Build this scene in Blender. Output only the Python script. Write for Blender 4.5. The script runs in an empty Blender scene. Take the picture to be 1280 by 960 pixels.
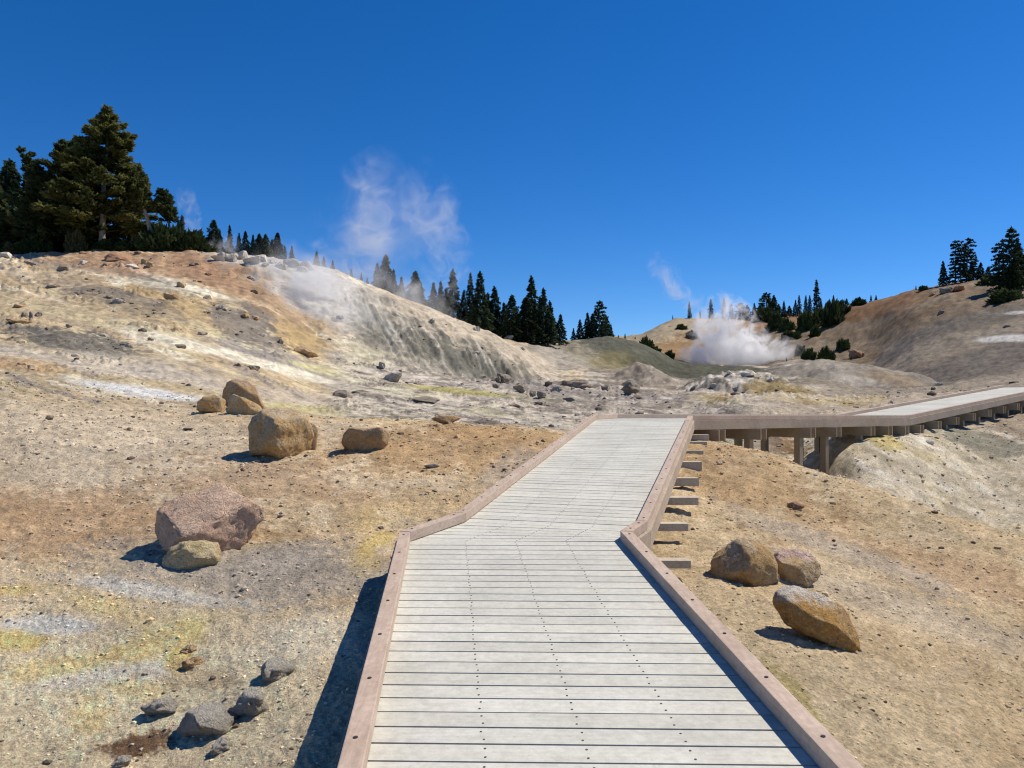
import bpy, bmesh, math, random
import numpy as np
from mathutils import Vector, Matrix

F, HX, HY = 961.0, 640.0, 502.0          # focal length in photo pixels, principal point column, horizon row
random.seed(7)
scene = bpy.context.scene
C = scene.collection

# ------------------------------------------------------------------ noise
_r = np.random.RandomState(3)
_P = np.tile(_r.permutation(256), 3)
_ang = _r.rand(256) * 2 * np.pi
_GX, _GY = np.cos(_ang), np.sin(_ang)

def perlin(x, y, seed=0):
    x = np.asarray(x, float) + seed * 17.31; y = np.asarray(y, float) + seed * 9.77
    xi = np.floor(x).astype(int); yi = np.floor(y).astype(int)
    fx = x - xi; fy = y - yi
    xi &= 255; yi &= 255
    ux = fx * fx * fx * (fx * (fx * 6 - 15) + 10); uy = fy * fy * fy * (fy * (fy * 6 - 15) + 10)
    def g(ix, iy, dx, dy):
        h = _P[_P[ix] + iy]
        return _GX[h] * dx + _GY[h] * dy
    a = g(xi, yi, fx, fy); b = g(xi + 1, yi, fx - 1, fy)
    c = g(xi, yi + 1, fx, fy - 1); d = g(xi + 1, yi + 1, fx - 1, fy - 1)
    return (a + ux * (b - a) + uy * (c - a + ux * (a - b - c + d))) * 1.5

def fbm(x, y, octv=4, gain=.5, seed=0):
    s = 0; a = 1.0; f = 1.0; t = 0
    for i in range(octv):
        s = s + a * perlin(x * f, y * f, seed + i * 5); t += a; a *= gain; f *= 2.03
    return s / t * 1.3

def sstep(a, b, x):
    t = np.clip((x - a) / (b - a), 0, 1)
    return t * t * (3 - 2 * t)

def _hash3(ix, iy, iz):
    return _P[_P[_P[ix & 255] + (iy & 255)] + (iz & 255)]
_g3 = _r.normal(size=(256, 3)); _g3 /= np.linalg.norm(_g3, axis=1)[:, None]
def perlin3(p, seed=0):
    p = p + seed * 13.7
    i = np.floor(p).astype(int); f = p - i
    u = f * f * f * (f * (f * 6 - 15) + 10)
    out = 0
    for dx in (0, 1):
        for dy in (0, 1):
            for dz in (0, 1):
                h = _hash3(i[:, 0] + dx, i[:, 1] + dy, i[:, 2] + dz)
                d = f - np.array([dx, dy, dz])
                w = (u[:, 0] if dx else 1 - u[:, 0]) * (u[:, 1] if dy else 1 - u[:, 1]) * (u[:, 2] if dz else 1 - u[:, 2])
                out = out + w * (_g3[h] * d).sum(1)
    return out * 1.5

# ------------------------------------------------------------------ pchip
def pchip_slopes(x, y):
    h = np.diff(x); d = np.diff(y) / h
    m = np.zeros_like(y)
    w1 = 2 * h[1:] + h[:-1]; w2 = h[1:] + 2 * h[:-1]
    ok = (d[:-1] * d[1:]) > 0
    with np.errstate(divide='ignore', invalid='ignore'):
        mm = (w1 + w2) / (w1 / d[:-1] + w2 / d[1:])
    m[1:-1] = np.where(ok, mm, 0)
    m[0] = d[0]; m[-1] = d[-1]
    return m
def pchip(x, y, m, q):
    i = np.clip(np.searchsorted(x, q) - 1, 0, len(x) - 2)
    h = x[i + 1] - x[i]; t = np.clip((q - x[i]) / h, 0, 1)
    t2 = t * t; t3 = t2 * t
    return y[i] * (2 * t3 - 3 * t2 + 1) + h * m[i] * (t3 - 2 * t2 + t) + y[i + 1] * (3 * t2 - 2 * t3) + h * m[i + 1] * (t3 - t2)

# ------------------------------------------------------------------ terrain: feature lines per bearing
# each entry (distance, row) or (distance, None, height)
def zz(*L):
    o = []
    for e in L:
        o.append((e[0], e[2] if e[1] is None else (HY - e[1]) / F * e[0]))
    return o
COL = {
 -700: zz((1.5,None,-2.2),(4.3,None,-2.0),(7,None,-1.6),(11,None,-.9),(17,None,.3),(25,None,1.8),(35,415),(55,365),(85,325),(100,310),(118,314),(150,322),(200,330),(420,340),(520,350),(700,400)),
 0:    zz((1.5,None,-2.15),(4.3,None,-2.05),(7,None,-1.72),(11,None,-1.2),(17,None,-.3),(25,468),(35,432),(55,382),(85,334),(100,318),(118,323),(150,332),(200,340),(420,360),(520,370),(700,420)),
 200:  zz((1.5,None,-2.1),(4.2,None,-2.0),(7,None,-1.62),(11.5,None,-1.08),(17.5,519),(26,483),(38,441),(58,390),(86,338),(100,314),(116,319),(150,330),(200,340),(420,370),(520,380),(700,420)),
 330:  zz((1.5,None,-2.0),(4.0,None,-1.9),(7,None,-1.58),(11.5,None,-1.06),(17.2,520),(25,507),(39,468),(60,425),(84,362),(101,321),(114,326),(150,336),(200,345),(420,380),(520,385),(700,420)),
 400:  zz((1.5,None,-1.97),(3.9,None,-1.83),(7,None,-1.56),(11.5,None,-1.06),(17,523),(24,525),(41,488),(64,450),(82,400),(102,334),(114,340),(150,352),(200,360),(420,385),(520,390),(700,420)),
 480:  zz((1.5,None,-1.95),(3.9,None,-1.78),(7,None,-1.55),(11.5,None,-1.06),(16.7,525),(24,528),(43,492),(75,455),(88,410),(104,363),(118,371),(150,382),(200,390),(420,395),(520,400),(700,430)),
 560:  zz((1.5,None,-1.95),(3.9,None,-1.78),(7,None,-1.56),(11.5,None,-1.08),(16.5,529),(24,532),(45,498),(80,468),(90,428),(107,394),(121,402),(160,408),(210,412),(420,410),(520,412),(700,440)),
 640:  zz((1.5,None,-1.95),(3.9,None,-1.78),(7,None,-1.56),(11.3,None,-1.1),(16,536),(24,533),(48,501),(86,475),(94,450),(107,431),(121,434),(165,424),(210,430),(420,425),(520,425),(700,450)),
 700:  zz((1.5,None,-1.95),(3.9,None,-1.78),(7,None,-1.58),(11,None,-1.15),(15.5,544),(23,535),(50,505),(92,480),(99,474),(111,467),(132,458),(166,427),(210,433),(420,428),(520,430),(700,455)),
 760:  zz((1.5,None,-1.93),(3.9,None,-1.76),(7,None,-1.58),(10.5,None,-1.18),(14.5,None,-.88),(22,535),(50,507),(92,486),(112,470),(126,463),(142,458),(168,421),(210,430),(400,428),(500,425),(700,455)),
 800:  zz((1.5,None,-1.9),(3.9,None,-1.74),(7,None,-1.6),(10.3,None,-1.2),(14.3,None,-.82),(20,537),(50,506),(95,489),(114,472),(128,466),(146,463),(172,431),(215,440),(400,420),(500,424),(700,455)),
 850:  zz((1.5,None,-1.9),(3.9,None,-1.73),(7,None,-1.6),(10,None,-1.25),(14,553),(19,None,-1.3),(46,504),(95,491),(118,479),(132,474),(150,474),(178,452),(230,458),(405,399),(500,405),(700,440)),
 920:  zz((1.5,None,-1.9),(3.8,None,-1.75),(7,None,-1.64),(10,None,-1.36),(13.8,559),(17.3,None,-2.0),(28,517),(47,497),(70,498),(125,482),(146,474),(178,459),(240,462),(410,400),(500,403),(700,430)),
 970:  zz((1.5,None,-1.9),(3.7,None,-1.78),(7,None,-1.68),(10.2,None,-1.44),(13.4,570),(16.8,None,-2.7),(24,545),(46,495),(68,496),(128,474),(165,456),(192,462),(242,457),(405,398),(490,402),(700,430)),
 1000: zz((1.5,None,-1.9),(3.6,None,-1.8),(7.1,None,-1.73),(10.3,None,-1.5),(13,582),(15.8,None,-3.0),(20.5,588),(45,499),(68,497),(130,472),(172,450),(196,458),(246,450),(400,394),(480,399),(700,430)),
 1080: zz((1.5,None,-1.95),(3.5,None,-1.9),(7,None,-1.88),(9.8,None,-1.68),(12,607),(14.2,None,-2.9),(18.2,556),(44,504),(68,498),(130,483),(172,463),(192,463),(240,440),(330,379),(400,386),(700,420)),
 1150: zz((1.5,None,-2.0),(3.4,None,-2.0),(6.8,None,-2.02),(9.3,None,-1.83),(11.3,632),(14.0,None,-3.2),(20.0,547),(42,498),(68,494),(125,484),(145,472),(166,452),(212,415),(305,362),(360,367),(700,410)),
 1210: zz((1.5,None,-2.05),(3.3,None,-2.1),(6.6,None,-2.15),(8.9,None,-1.95),(10.9,651),(14,None,-3.5),(22.5,537),(37,501),(64,493),(110,482),(130,469),(162,440),(208,395),(296,352),(350,358),(700,400)),
 1280: zz((1.5,None,-2.1),(3.2,None,-2.2),(6.4,None,-2.3),(8.6,None,-2.12),(10.5,672),(13.2,None,-3.6),(25.5,520),(33,506),(60,492),(100,479),(120,465),(160,428),(207,381),(288,346),(340,352),(700,395)),
 1500: zz((1.5,None,-2.3),(3.0,None,-2.5),(6,None,-2.7),(8,None,-2.55),(9.8,None,-2.5),(12.5,None,-3.8),(24,None,-1.4),(32,500),(60,480),(100,462),(120,444),(160,400),(207,350),(288,315),(340,320),(700,380)),
 2000: zz((1.5,None,-2.6),(3.0,None,-3.0),(6,None,-3.3),(8,None,-3.2),(9.5,None,-3.2),(12.5,None,-4.0),(24,None,-1.4),(32,490),(60,470),(100,450),(120,430),(160,380),(207,330),(288,300),(340,310),(700,370)),
}
_px = np.array(sorted(COL)); K = 16
_LY = np.array([[math.log(COL[p][k][0]) for k in range(K)] for p in _px])
_Z = np.array([[COL[p][k][1] / COL[p][k][0] for k in range(K)] for p in _px])   # tan of elevation
_mLY = [pchip_slopes(_px.astype(float), _LY[:, k]) for k in range(K)]
_mZ = [pchip_slopes(_px.astype(float), _Z[:, k]) for k in range(K)]
def knots(px):
    px = np.clip(px, _px[0], _px[-1]) * np.ones(1)
    ly = np.array([pchip(_px, _LY[:, k], _mLY[k], px)[0] for k in range(K)])
    z = np.array([pchip(_px, _Z[:, k], _mZ[k], px)[0] for k in range(K)])
    return ly, z * np.exp(ly)
def loft(px, Y):
    ly, z = knots(px)
    return pchip(ly, z, pchip_slopes(ly, z), np.log(np.clip(Y, 1.5, 690)))

# walkway lines, shared by the boardwalk and the ground below it
S1 = (HY - 431) / F; S2 = (HY - 397) / F
def cap1(Y): return -1.655 + S1 * Y
def cap2(Y): return -1.90 + S2 * Y
Lp = [(-1.0 + .0823 * 8.83, -2.0, cap1(-2.0)), (-1.0, 6.83, cap1(6.83)), (-.545, 7.5, cap2(7.5)), (1.555, 15.09, -.262),
      (2.16, 16.35, -.265), (9.12, 21.7, -.363), (18.75, 29.5, .63), (26.5, 35.8, .64)]
Rp = [(1.065 + .0823 * 8.83, -2.0, cap1(-2.0)), (1.065, 6.83, cap1(6.83)), (1.265, 7.19, cap2(7.19)), (3.5, 14.88, -.272),
      (10.6, 20.5, -.363), (20.2, 28.3, .63), (28.0, 34.6, .64)]

def seg_axis():
    out = []
    pairs = [(0, 0), (1, 1), (2, 2), (3, 3), (5, 4), (6, 5), (7, 6)]
    for (a, b) in pairs:
        out.append(tuple((np.array(Lp[a]) + np.array(Rp[b])) / 2))
    return out
AX = seg_axis()

def excavate(X, Y, z):
    for (a, b) in zip(AX[:-1], AX[1:]):
        a2, b2 = np.array(a[:2]), np.array(b[:2]); d = b2 - a2; L2 = d @ d
        t = np.clip(((X - a2[0]) * d[0] + (Y - a2[1]) * d[1]) / L2, 0, 1)
        dist = np.hypot(X - a2[0] - t * d[0], Y - a2[1] - t * d[1])
        lim = a[2] + t * (b[2] - a[2]) - .33
        w = 1 - sstep(1.15, 2.0, dist)
        z = np.where(z > lim, z + (lim - z) * w, z)
    return z

def gully(U, LY):
    s = U + .26 * LY
    wob = .016 * fbm(U * 14, LY * 22, 3, seed=40)
    n1 = fbm((s + wob) * 46, LY * 9, 4, .6, 41)
    n2 = fbm((s + wob * 1.6) * 120, LY * 24, 3, .6, 42)
    return (1 - np.abs(n1) * 3.2) * .6 + (1 - np.abs(n2) * 3.0) * .4
def gully_mask(px, Y, LY):
    m = sstep(425, 485, px) * (1 - sstep(665, 705, px)) * sstep(70, 82, Y) * (1 - sstep(90, 106, Y + 8 * fbm(LY * 0 + px / 28, LY * 9, 2, seed=43)))
    m2 = sstep(745, 765, px) * (1 - sstep(800, 860, px)) * sstep(96, 104, Y) * (1 - sstep(120, 130, Y)) * .5
    return np.maximum(m, m2)

# mounds of the middle distance: centre column, base row, crest row, distance, half width in photo pixels, depth ratio, profile
MOUNDS = [(800, 494, 457, 112, 95, 1.0, 'cone'), (787, 493, 472, 100, 26, .9, 'cone'), (922, 500, 466, 100, 92, .9, 'dome'), (1032, 496, 450, 140, 135, 1.0, 'dome'), (712, 490, 476, 88, 55, .6, 'dome')]
def mounds(X, Y):
    zb = np.full(np.shape(X), -1e3); idx = np.full(np.shape(X), -1)
    for i, (cx, pb, pc, D, hw, dr, kind) in enumerate(MOUNDS):
        k = D / F; R = hw * k; xc = (cx - HX) * k; z0 = (HY - pb) * k; H = (pb - pc) * k
        wob = .16 * fbm(X / R * 1.3, Y / R * 1.3, 3, seed=50 + i)
        r = np.hypot((X - xc) / R, (Y - D) / (R * dr)) + wob
        t = np.clip(1 - r, 0, 1)
        pr = np.sqrt(np.clip(1 - r * r, 0, 1)) * .35 + (1 - np.clip(r, 0, 1) ** 1.6) * .65 if kind == 'dome' else t * .8 + .2 * sstep(0, 1, t)
        z = np.where(r < 1, z0 + H * pr, -1e3)
        idx = np.where(z > zb, i, idx); zb = np.maximum(z, zb)
    return zb, idx

def detail(X, Y):
    Yc = np.maximum(Y, 2.5); U = X / Yc; LY = np.log(Yc)
    px = HX + F * U
    z = Yc * (.0030 * fbm(U * 7, LY * 7, 2, seed=1) + .0032 * fbm(U * 26, LY * 26, 3, .6, seed=2) + .0012 * fbm(U * 80, LY * 80, 2, .6, seed=3))
    # crusty crumbs near by
    nr = 1 - sstep(25, 45, Yc); z = z + nr * (.016 * np.maximum(perlin(X * 7, Y * 7, 8), 0) ** 1.5 + .009 * np.abs(perlin(X * 17, Y * 17, 9)) * (1 - sstep(9, 16, Yc)))
    # rough outcrops on the left hillside and the valley floor
    ou = sstep(.1, .5, fbm(U * 9 + 3, LY * 12, 3, seed=14)) * sstep(19, 30, Yc) * (1 - sstep(95, 102, Yc))
    z = z + ou * Yc * .0052 * (np.abs(perlin(U * 85, LY * 85, 15)) + .7 * np.abs(perlin(U * 170, LY * 170, 16)))
    # eroded ledges across the slope
    lg = sstep(20, 28, Yc) * (1 - sstep(88, 98, Yc)) * (1 - sstep(880, 960, px))
    z = z + lg * Yc * .0024 * (fbm(U * 16 + LY * 4, LY * 62, 3, .6, seed=20) + .6 * np.abs(perlin(U * 45 + LY * 9, LY * 120, 21)))
    # rocky mounds
    rm = sstep(840, 860, px) * (1 - sstep(985, 1010, px)) * sstep(84, 92, Yc) * (1 - sstep(115, 125, Yc))
    z = z + rm * Yc * .0045 * np.abs(perlin(U * 75, LY * 60, 17))
    mr = sstep(560, 660, px) * (1 - sstep(1010, 1060, px)) * sstep(30, 45, Yc) * (1 - sstep(118, 134, Yc))
    z = z + mr * Yc * .0016 * (np.abs(perlin(U * 48, LY * 36, 18)) * 1.6 + np.abs(perlin(U * 120, LY * 90, 19)) - .5)
    gm = gully_mask(px, Yc, LY)
    z = z - gm * .22 * gully(U, LY) - gm * .16 * (1 - np.abs(fbm((U + .26 * LY) * 60, LY * 5, 2, seed=44)) * 3)
    return z

def height(X, Y):
    X = np.atleast_1d(np.asarray(X, float)); Y = np.atleast_1d(np.asarray(Y, float))
    base = np.array([loft(HX + F * x / max(y, 2.5), np.array([max(y, 1.6)]))[0] for x, y in zip(X, Y)])
    m, _i = mounds(X, Y)
    return excavate(X, Y, np.maximum(base, m) + detail(X, Y))

def ray(px, py, y0=2.6, y1=600, n=900):
    """first point of the ground met by the sight line through (px, py)"""
    Y = np.exp(np.linspace(math.log(y0), math.log(y1), n)); u = (px - HX) / F
    z = np.maximum(loft(px, Y), mounds(u * Y, Y)[0]) + detail(u * Y, Y)
    z = excavate(u * Y, Y, z)
    zr = (HY - py) / F * Y
    i = np.argmax(z >= zr)
    if z[i] < zr[i]: i = n - 1
    return u * Y[i], Y[i], z[i]

# ------------------------------------------------------------------ mesh helpers
def mesh_np(name, V, Fc, mats=(), smooth=False, midx=None):
    V = np.asarray(V, np.float32); Fc = np.asarray(Fc, np.int32)
    me = bpy.data.meshes.new(name)
    n = Fc.shape[1]
    me.vertices.add(len(V)); me.vertices.foreach_set('co', V.ravel())
    me.loops.add(Fc.size); me.loops.foreach_set('vertex_index', Fc.ravel())
    me.polygons.add(len(Fc)); me.polygons.foreach_set('loop_start', np.arange(0, Fc.size, n, dtype=np.int32))
    for m in mats: me.materials.append(m)
    if midx is not None: me.polygons.foreach_set('material_index', np.asarray(midx, np.int32))
    me.polygons.foreach_set('use_smooth', np.full(len(Fc), smooth, dtype=bool))
    me.update(); me.validate()
    return me
def link(name, me, parent=None):
    o = bpy.data.objects.new(name, me); C.objects.link(o)
    if parent: o.parent = parent
    return o
def empty(name, loc=(0, 0, 0)):
    o = bpy.data.objects.new(name, None); C.objects.link(o); o.location = loc; o.empty_display_size = .2
    return o
def tag(o, label=None, cat=None, group=None, kind=None):
    if label: o['label'] = label
    if cat: o['category'] = cat
    if group: o['group'] = group
    if kind: o['kind'] = kind
    return o

class MB:
    def __init__(s): s.v = []; s.f = []; s.m = []
    def hexa(s, P8, m=0):
        b = len(s.v); s.v += [tuple(p) for p in P8]
        s.f += [(b, b + 3, b + 2, b + 1), (b + 4, b + 5, b + 6, b + 7), (b, b + 1, b + 5, b + 4), (b + 1, b + 2, b + 6, b + 5), (b + 2, b + 3, b + 7, b + 6), (b + 3, b, b + 4, b + 7)]
        s.m += [m] * 6
    def disc(s, c, r, h, n=8, m=0):
        b = len(s.v)
        for z in (0, h):
            for i in range(n):
                a = i * 2 * math.pi / n; s.v.append((c[0] + r * math.cos(a), c[1] + r * math.sin(a), c[2] + z))
        for i in range(n):
            j = (i + 1) % n; s.f.append((b + i, b + j, b + n + j, b + n + i)); s.m.append(m)
        s.f.append(tuple(b + n + i for i in range(n))); s.m.append(m)
    def mesh(s, name, mats, bevel=0, seg=2):
        me = bpy.data.meshes.new(name); me.from_pydata(s.v, [], s.f)
        for m in mats: me.materials.append(m)
        me.polygons.foreach_set('material_index', s.m)
        bm = bmesh.new(); bm.from_mesh(me)
        bmesh.ops.recalc_face_normals(bm, faces=bm.faces)
        if bevel:
            bmesh.ops.bevel(bm, geom=list(bm.edges), offset=bevel, segments=seg, affect='EDGES', profile=.6)
        bm.to_mesh(me); bm.free(); me.update()
        return me

# ------------------------------------------------------------------ materials
def new_mat(name):
    m = bpy.data.materials.new(name); m.use_nodes = True
    nt = m.node_tree; b = nt.nodes['Principled BSDF']
    b.inputs['Roughness'].default_value = .9
    b.inputs['Specular IOR Level'].default_value = .15
    return m, nt, b
def N(nt, typ, **kw):
    n = nt.nodes.new(typ)
    for k, v in kw.items():
        if k in n.inputs.keys() if hasattr(n.inputs, 'keys') else False: n.inputs[k].default_value = v
        else: setattr(n, k, v)
    return n
def noise(nt, scale, detail=4, rough=.55, coord='Object', vec=None, dist=0):
    if vec is None:
        tc = nt.nodes.new('ShaderNodeTexCoord'); vec = tc.outputs[coord]
    n = nt.nodes.new('ShaderNodeTexNoise'); n.inputs['Scale'].default_value = scale
    n.inputs['Detail'].default_value = detail; n.inputs['Roughness'].default_value = rough; n.inputs['Distortion'].default_value = dist
    nt.links.new(vec, n.inputs['Vector'])
    return n.outputs['Fac']
def math_(nt, op, a, b=None, c=None, clamp=False):
    n = nt.nodes.new('ShaderNodeMath'); n.operation = op; n.use_clamp = clamp
    for i, v in enumerate((a, b, c)):
        if v is None: continue
        if isinstance(v, (int, float)): n.inputs[i].default_value = v
        else: nt.links.new(v, n.inputs[i])
    return n.outputs[0]
def rng(nt, v, a, b, c, d, smooth=True):
    n = nt.nodes.new('ShaderNodeMapRange'); n.interpolation_type = 'SMOOTHSTEP' if smooth else 'LINEAR'
    nt.links.new(v, n.inputs['Value'])
    for k, x in zip(('From Min', 'From Max', 'To Min', 'To Max'), (a, b, c, d)): n.inputs[k].default_value = x
    return n.outputs['Result']
def mix(nt, fac, a, b, blend='MIX'):
    n = nt.nodes.new('ShaderNodeMix'); n.data_type = 'RGBA'; n.blend_type = blend
    if isinstance(fac, (int, float)): n.inputs[0].default_value = fac
    else: nt.links.new(fac, n.inputs[0])
    for s, v in ((n.inputs[6], a), (n.inputs[7], b)):
        if isinstance(v, tuple): s.default_value = (*v, 1) if len(v) == 3 else v
        else: nt.links.new(v, s)
    return n.outputs[2]
def grey(nt, v):
    n = nt.nodes.new('ShaderNodeCombineColor')
    for i in range(3): nt.links.new(v, n.inputs[i])
    return n.outputs[0]
def bump(nt, b, h, dist, strength=1.0, normal=None):
    n = nt.nodes.new('ShaderNodeBump'); n.inputs['Distance'].default_value = dist; n.inputs['Strength'].default_value = strength
    nt.links.new(h, n.inputs['Height'])
    if normal: nt.links.new(normal, n.inputs['Normal'])
    if b is not None: nt.links.new(n.outputs[0], b.inputs['Normal'])
    return n.outputs[0]

def ground_mat():
    m, nt, b = new_mat('thermal_ground')
    at = nt.nodes.new('ShaderNodeAttribute'); at.attribute_name = 'Col'
    n1 = noise(nt, 1.1, 6, .7); n2 = noise(nt, 30, 4, .75); n3 = noise(nt, .16, 6, .7)
    v = math_(nt, 'ADD', rng(nt, n1, .3, .7, .84, 1.14), rng(nt, n2, .3, .7, -.32, .24))
    v = math_(nt, 'MULTIPLY', v, rng(nt, n3, .3, .7, .86, 1.12))
    col = mix(nt, 1.0, at.outputs['Color'], grey(nt, v), 'MULTIPLY')
    # dark grit
    tc = nt.nodes.new('ShaderNodeTexCoord')
    vo = nt.nodes.new('ShaderNodeTexVoronoi'); vo.inputs['Scale'].default_value = 22; nt.links.new(tc.outputs['Object'], vo.inputs['Vector'])
    grit = math_(nt, 'MULTIPLY', rng(nt, vo.outputs['Distance'], .12, .3, 1, 0), rng(nt, noise(nt, 7, 3, .6), .5, .62, 0, .6))
    col = mix(nt, grit, col, (.17, .125, .08))
    nt.links.new(col, b.inputs['Base Color'])
    hgt = math_(nt, 'ADD', math_(nt, 'MULTIPLY', noise(nt, 11, 8, .78), 1.0), math_(nt, 'MULTIPLY', noise(nt, 45, 4, .75), .55))
    bump(nt, b, hgt, .065, .9)
    return m

def wood(name, c1, c2, sc=3.0, bumpd=.002, attr=False, rough=.75):
    m, nt, b = new_mat(name)
    tc = nt.nodes.new('ShaderNodeTexCoord')
    mp = nt.nodes.new('ShaderNodeMapping'); nt.links.new(tc.outputs['Object'], mp.inputs['Vector'])
    mp.inputs['Scale'].default_value = (3, 60, 30) if attr else (45, 4, 45)
    n1 = noise(nt, sc, 5, .65, vec=tc.outputs['Object']); n2 = noise(nt, sc * 14, 4, .7, vec=tc.outputs['Object']); n4 = noise(nt, 1.0, 4, .65, vec=mp.outputs[0])
    col = mix(nt, rng(nt, n1, .3, .7, 0, 1), c1, c2)
    col = mix(nt, 1.0, col, grey(nt, rng(nt, n4, .3, .7, *((.94, 1.04) if attr else (.88, 1.08)))), 'MULTIPLY')
    if not attr:
        col = mix(nt, rng(nt, noise(nt, sc * 2.3, 6, .75, vec=tc.outputs['Object'], dist=.8), .58, .72, 0, .4), col, tuple(v * .62 for v in c1))
    col = mix(nt, 1.0, col, grey(nt, rng(nt, n2, .3, .7, .9, 1.08)), 'MULTIPLY')
    if attr:
        a = nt.nodes.new('ShaderNodeAttribute'); a.attribute_name = 'Col'
        col = mix(nt, 1.0, col, a.outputs['Color'], 'MULTIPLY')
        st = noise(nt, 5, 6, .75, vec=tc.outputs['Object'], dist=.6)
        col = mix(nt, rng(nt, st, .55, .72, 0, .30), col, (.36, .33, .28))
        st2 = noise(nt, 21, 4, .7, vec=tc.outputs['Object'])
        col = mix(nt, rng(nt, st2, .62, .72, 0, .35), col, (.30, .27, .22))
    nt.links.new(col, b.inputs['Base Color']); b.inputs['Roughness'].default_value = rough
    bump(nt, b, n2, bumpd, .6)
    return m

def rock_mat(name, body, alt, top, topamt=.8, nsc=5.0, stain=None):
    m, nt, b = new_mat(name)
    tc = nt.nodes.new('ShaderNodeTexCoord'); oi = nt.nodes.new('ShaderNodeObjectInfo')
    ad = nt.nodes.new('ShaderNodeVectorMath'); ad.operation = 'ADD'
    sc = nt.nodes.new('ShaderNodeVectorMath'); sc.operation = 'SCALE'; sc.inputs['Scale'].default_value = 37
    cx = nt.nodes.new('ShaderNodeCombineXYZ'); nt.links.new(oi.outputs['Random'], cx.inputs[0]); nt.links.new(oi.outputs['Random'], cx.inputs[1])
    nt.links.new(cx.outputs[0], sc.inputs[0]); nt.links.new(tc.outputs['Object'], ad.inputs[0]); nt.links.new(sc.outputs[0], ad.inputs[1])
    vec = ad.outputs[0]
    n1 = noise(nt, nsc, 6, .65, vec=vec); n2 = noise(nt, nsc * 5, 6, .7, vec=vec); n3 = noise(nt, nsc * 22, 4, .7, vec=vec)
    col = mix(nt, rng(nt, n1, .38, .62, 0, 1), body, alt)
    if stain: col = mix(nt, rng(nt, n2, .56, .68, 0, .75), col, stain)
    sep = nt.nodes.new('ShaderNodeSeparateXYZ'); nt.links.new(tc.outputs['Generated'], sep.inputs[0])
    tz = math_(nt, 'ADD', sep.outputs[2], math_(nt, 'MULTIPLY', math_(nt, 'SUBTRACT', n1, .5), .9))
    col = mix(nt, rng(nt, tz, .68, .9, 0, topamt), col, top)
    col = mix(nt, 1.0, col, grey(nt, math_(nt, 'MULTIPLY', rng(nt, n2, .3, .7, .72, 1.2), rng(nt, n3, .3, .7, .8, 1.15))), 'MULTIPLY')
    nt.links.new(col, b.inputs['Base Color'])
    vc = nt.nodes.new('ShaderNodeTexVoronoi'); vc.feature = 'DISTANCE_TO_EDGE'; vc.inputs['Scale'].default_value = nsc * 1.1
    wv = nt.nodes.new('ShaderNodeVectorMath'); wv.operation = 'ADD'; nw = nt.nodes.new('ShaderNodeTexNoise'); nw.inputs['Scale'].default_value = nsc * 1.5; nt.links.new(vec, nw.inputs['Vector'])
    ws = nt.nodes.new('ShaderNodeVectorMath'); ws.operation = 'SCALE'; ws.inputs['Scale'].default_value = 1.2 / nsc; nt.links.new(nw.outputs['Color'], ws.inputs[0])
    nt.links.new(vec, wv.inputs[0]); nt.links.new(ws.outputs[0], wv.inputs[1]); nt.links.new(wv.outputs[0], vc.inputs['Vector'])
    crack = math_(nt, 'MULTIPLY', rng(nt, vc.outputs['Distance'], 0, .035, 1, 0), rng(nt, n1, .46, .58, 0, 1))
    h = math_(nt, 'SUBTRACT', math_(nt, 'ADD', n2, math_(nt, 'MULTIPLY', n3, .45)), math_(nt, 'MULTIPLY', crack, .35))
    bump(nt, b, h, .055, 1.0)
    return m

def leaf_mat(name, c1, c2, trans=.25):
    m, nt, b = new_mat(name)
    oi = nt.nodes.new('ShaderNodeObjectInfo'); at = nt.nodes.new('ShaderNodeAttribute'); at.attribute_name = 'Col'
    col = mix(nt, at.outputs['Fac'], c1, c2)
    col = mix(nt, 1.0, col, grey(nt, rng(nt, oi.outputs['Random'], 0, 1, .75, 1.2, False)), 'MULTIPLY')
    nt.links.new(col, b.inputs['Base Color']); b.inputs['Roughness'].default_value = .6
    tr = nt.nodes.new('ShaderNodeBsdfTranslucent'); nt.links.new(col, tr.inputs['Color'])
    mx = nt.nodes.new('ShaderNodeMixShader'); mx.inputs[0].default_value = trans
    nt.links.new(b.outputs[0], mx.inputs[1]); nt.links.new(tr.outputs[0], mx.inputs[2])
    nt.links.new(mx.outputs[0], nt.nodes['Material Output'].inputs['Surface'])
    return m
def plain(name, c, rough=.7, nsc=20):
    m, nt, b = new_mat(name)
    n = noise(nt, nsc, 4, .6)
    nt.links.new(mix(nt, 1.0, c, grey(nt, rng(nt, n, .3, .7, .75, 1.2)), 'MULTIPLY'), b.inputs['Base Color'])
    b.inputs['Roughness'].default_value = rough
    bump(nt, b, n, .01, .4)
    return m

M_ground = ground_mat()
M_deck = wood('weathered_deck_board', (.515, .505, .445), (.60, .59, .525), 1.6, .0015, attr=True)
M_screw = plain('deck_screw', (.10, .09, .08), .5)
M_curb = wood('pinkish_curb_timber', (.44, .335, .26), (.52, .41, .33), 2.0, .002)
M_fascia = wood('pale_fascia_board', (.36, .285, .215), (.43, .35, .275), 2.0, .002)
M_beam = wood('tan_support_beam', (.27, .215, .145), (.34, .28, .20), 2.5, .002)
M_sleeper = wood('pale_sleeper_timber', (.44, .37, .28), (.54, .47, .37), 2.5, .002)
M_bolt = plain('dark_bolt', (.05, .045, .045), .5)
M_bark = plain('conifer_bark', (.17, .13, .10), .9, 6)
M_bark_pale = plain('weathered_bark', (.30, .26, .22), .9, 6)
M_hemlock = leaf_mat('dark_needles', (.026, .048, .027), (.072, .104, .055))
M_olive = leaf_mat('olive_needles', (.055, .072, .024), (.215, .215, .07), .4)
M_fir = leaf_mat('green_needles', (.034, .054, .024), (.10, .12, .048), .35)
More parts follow.
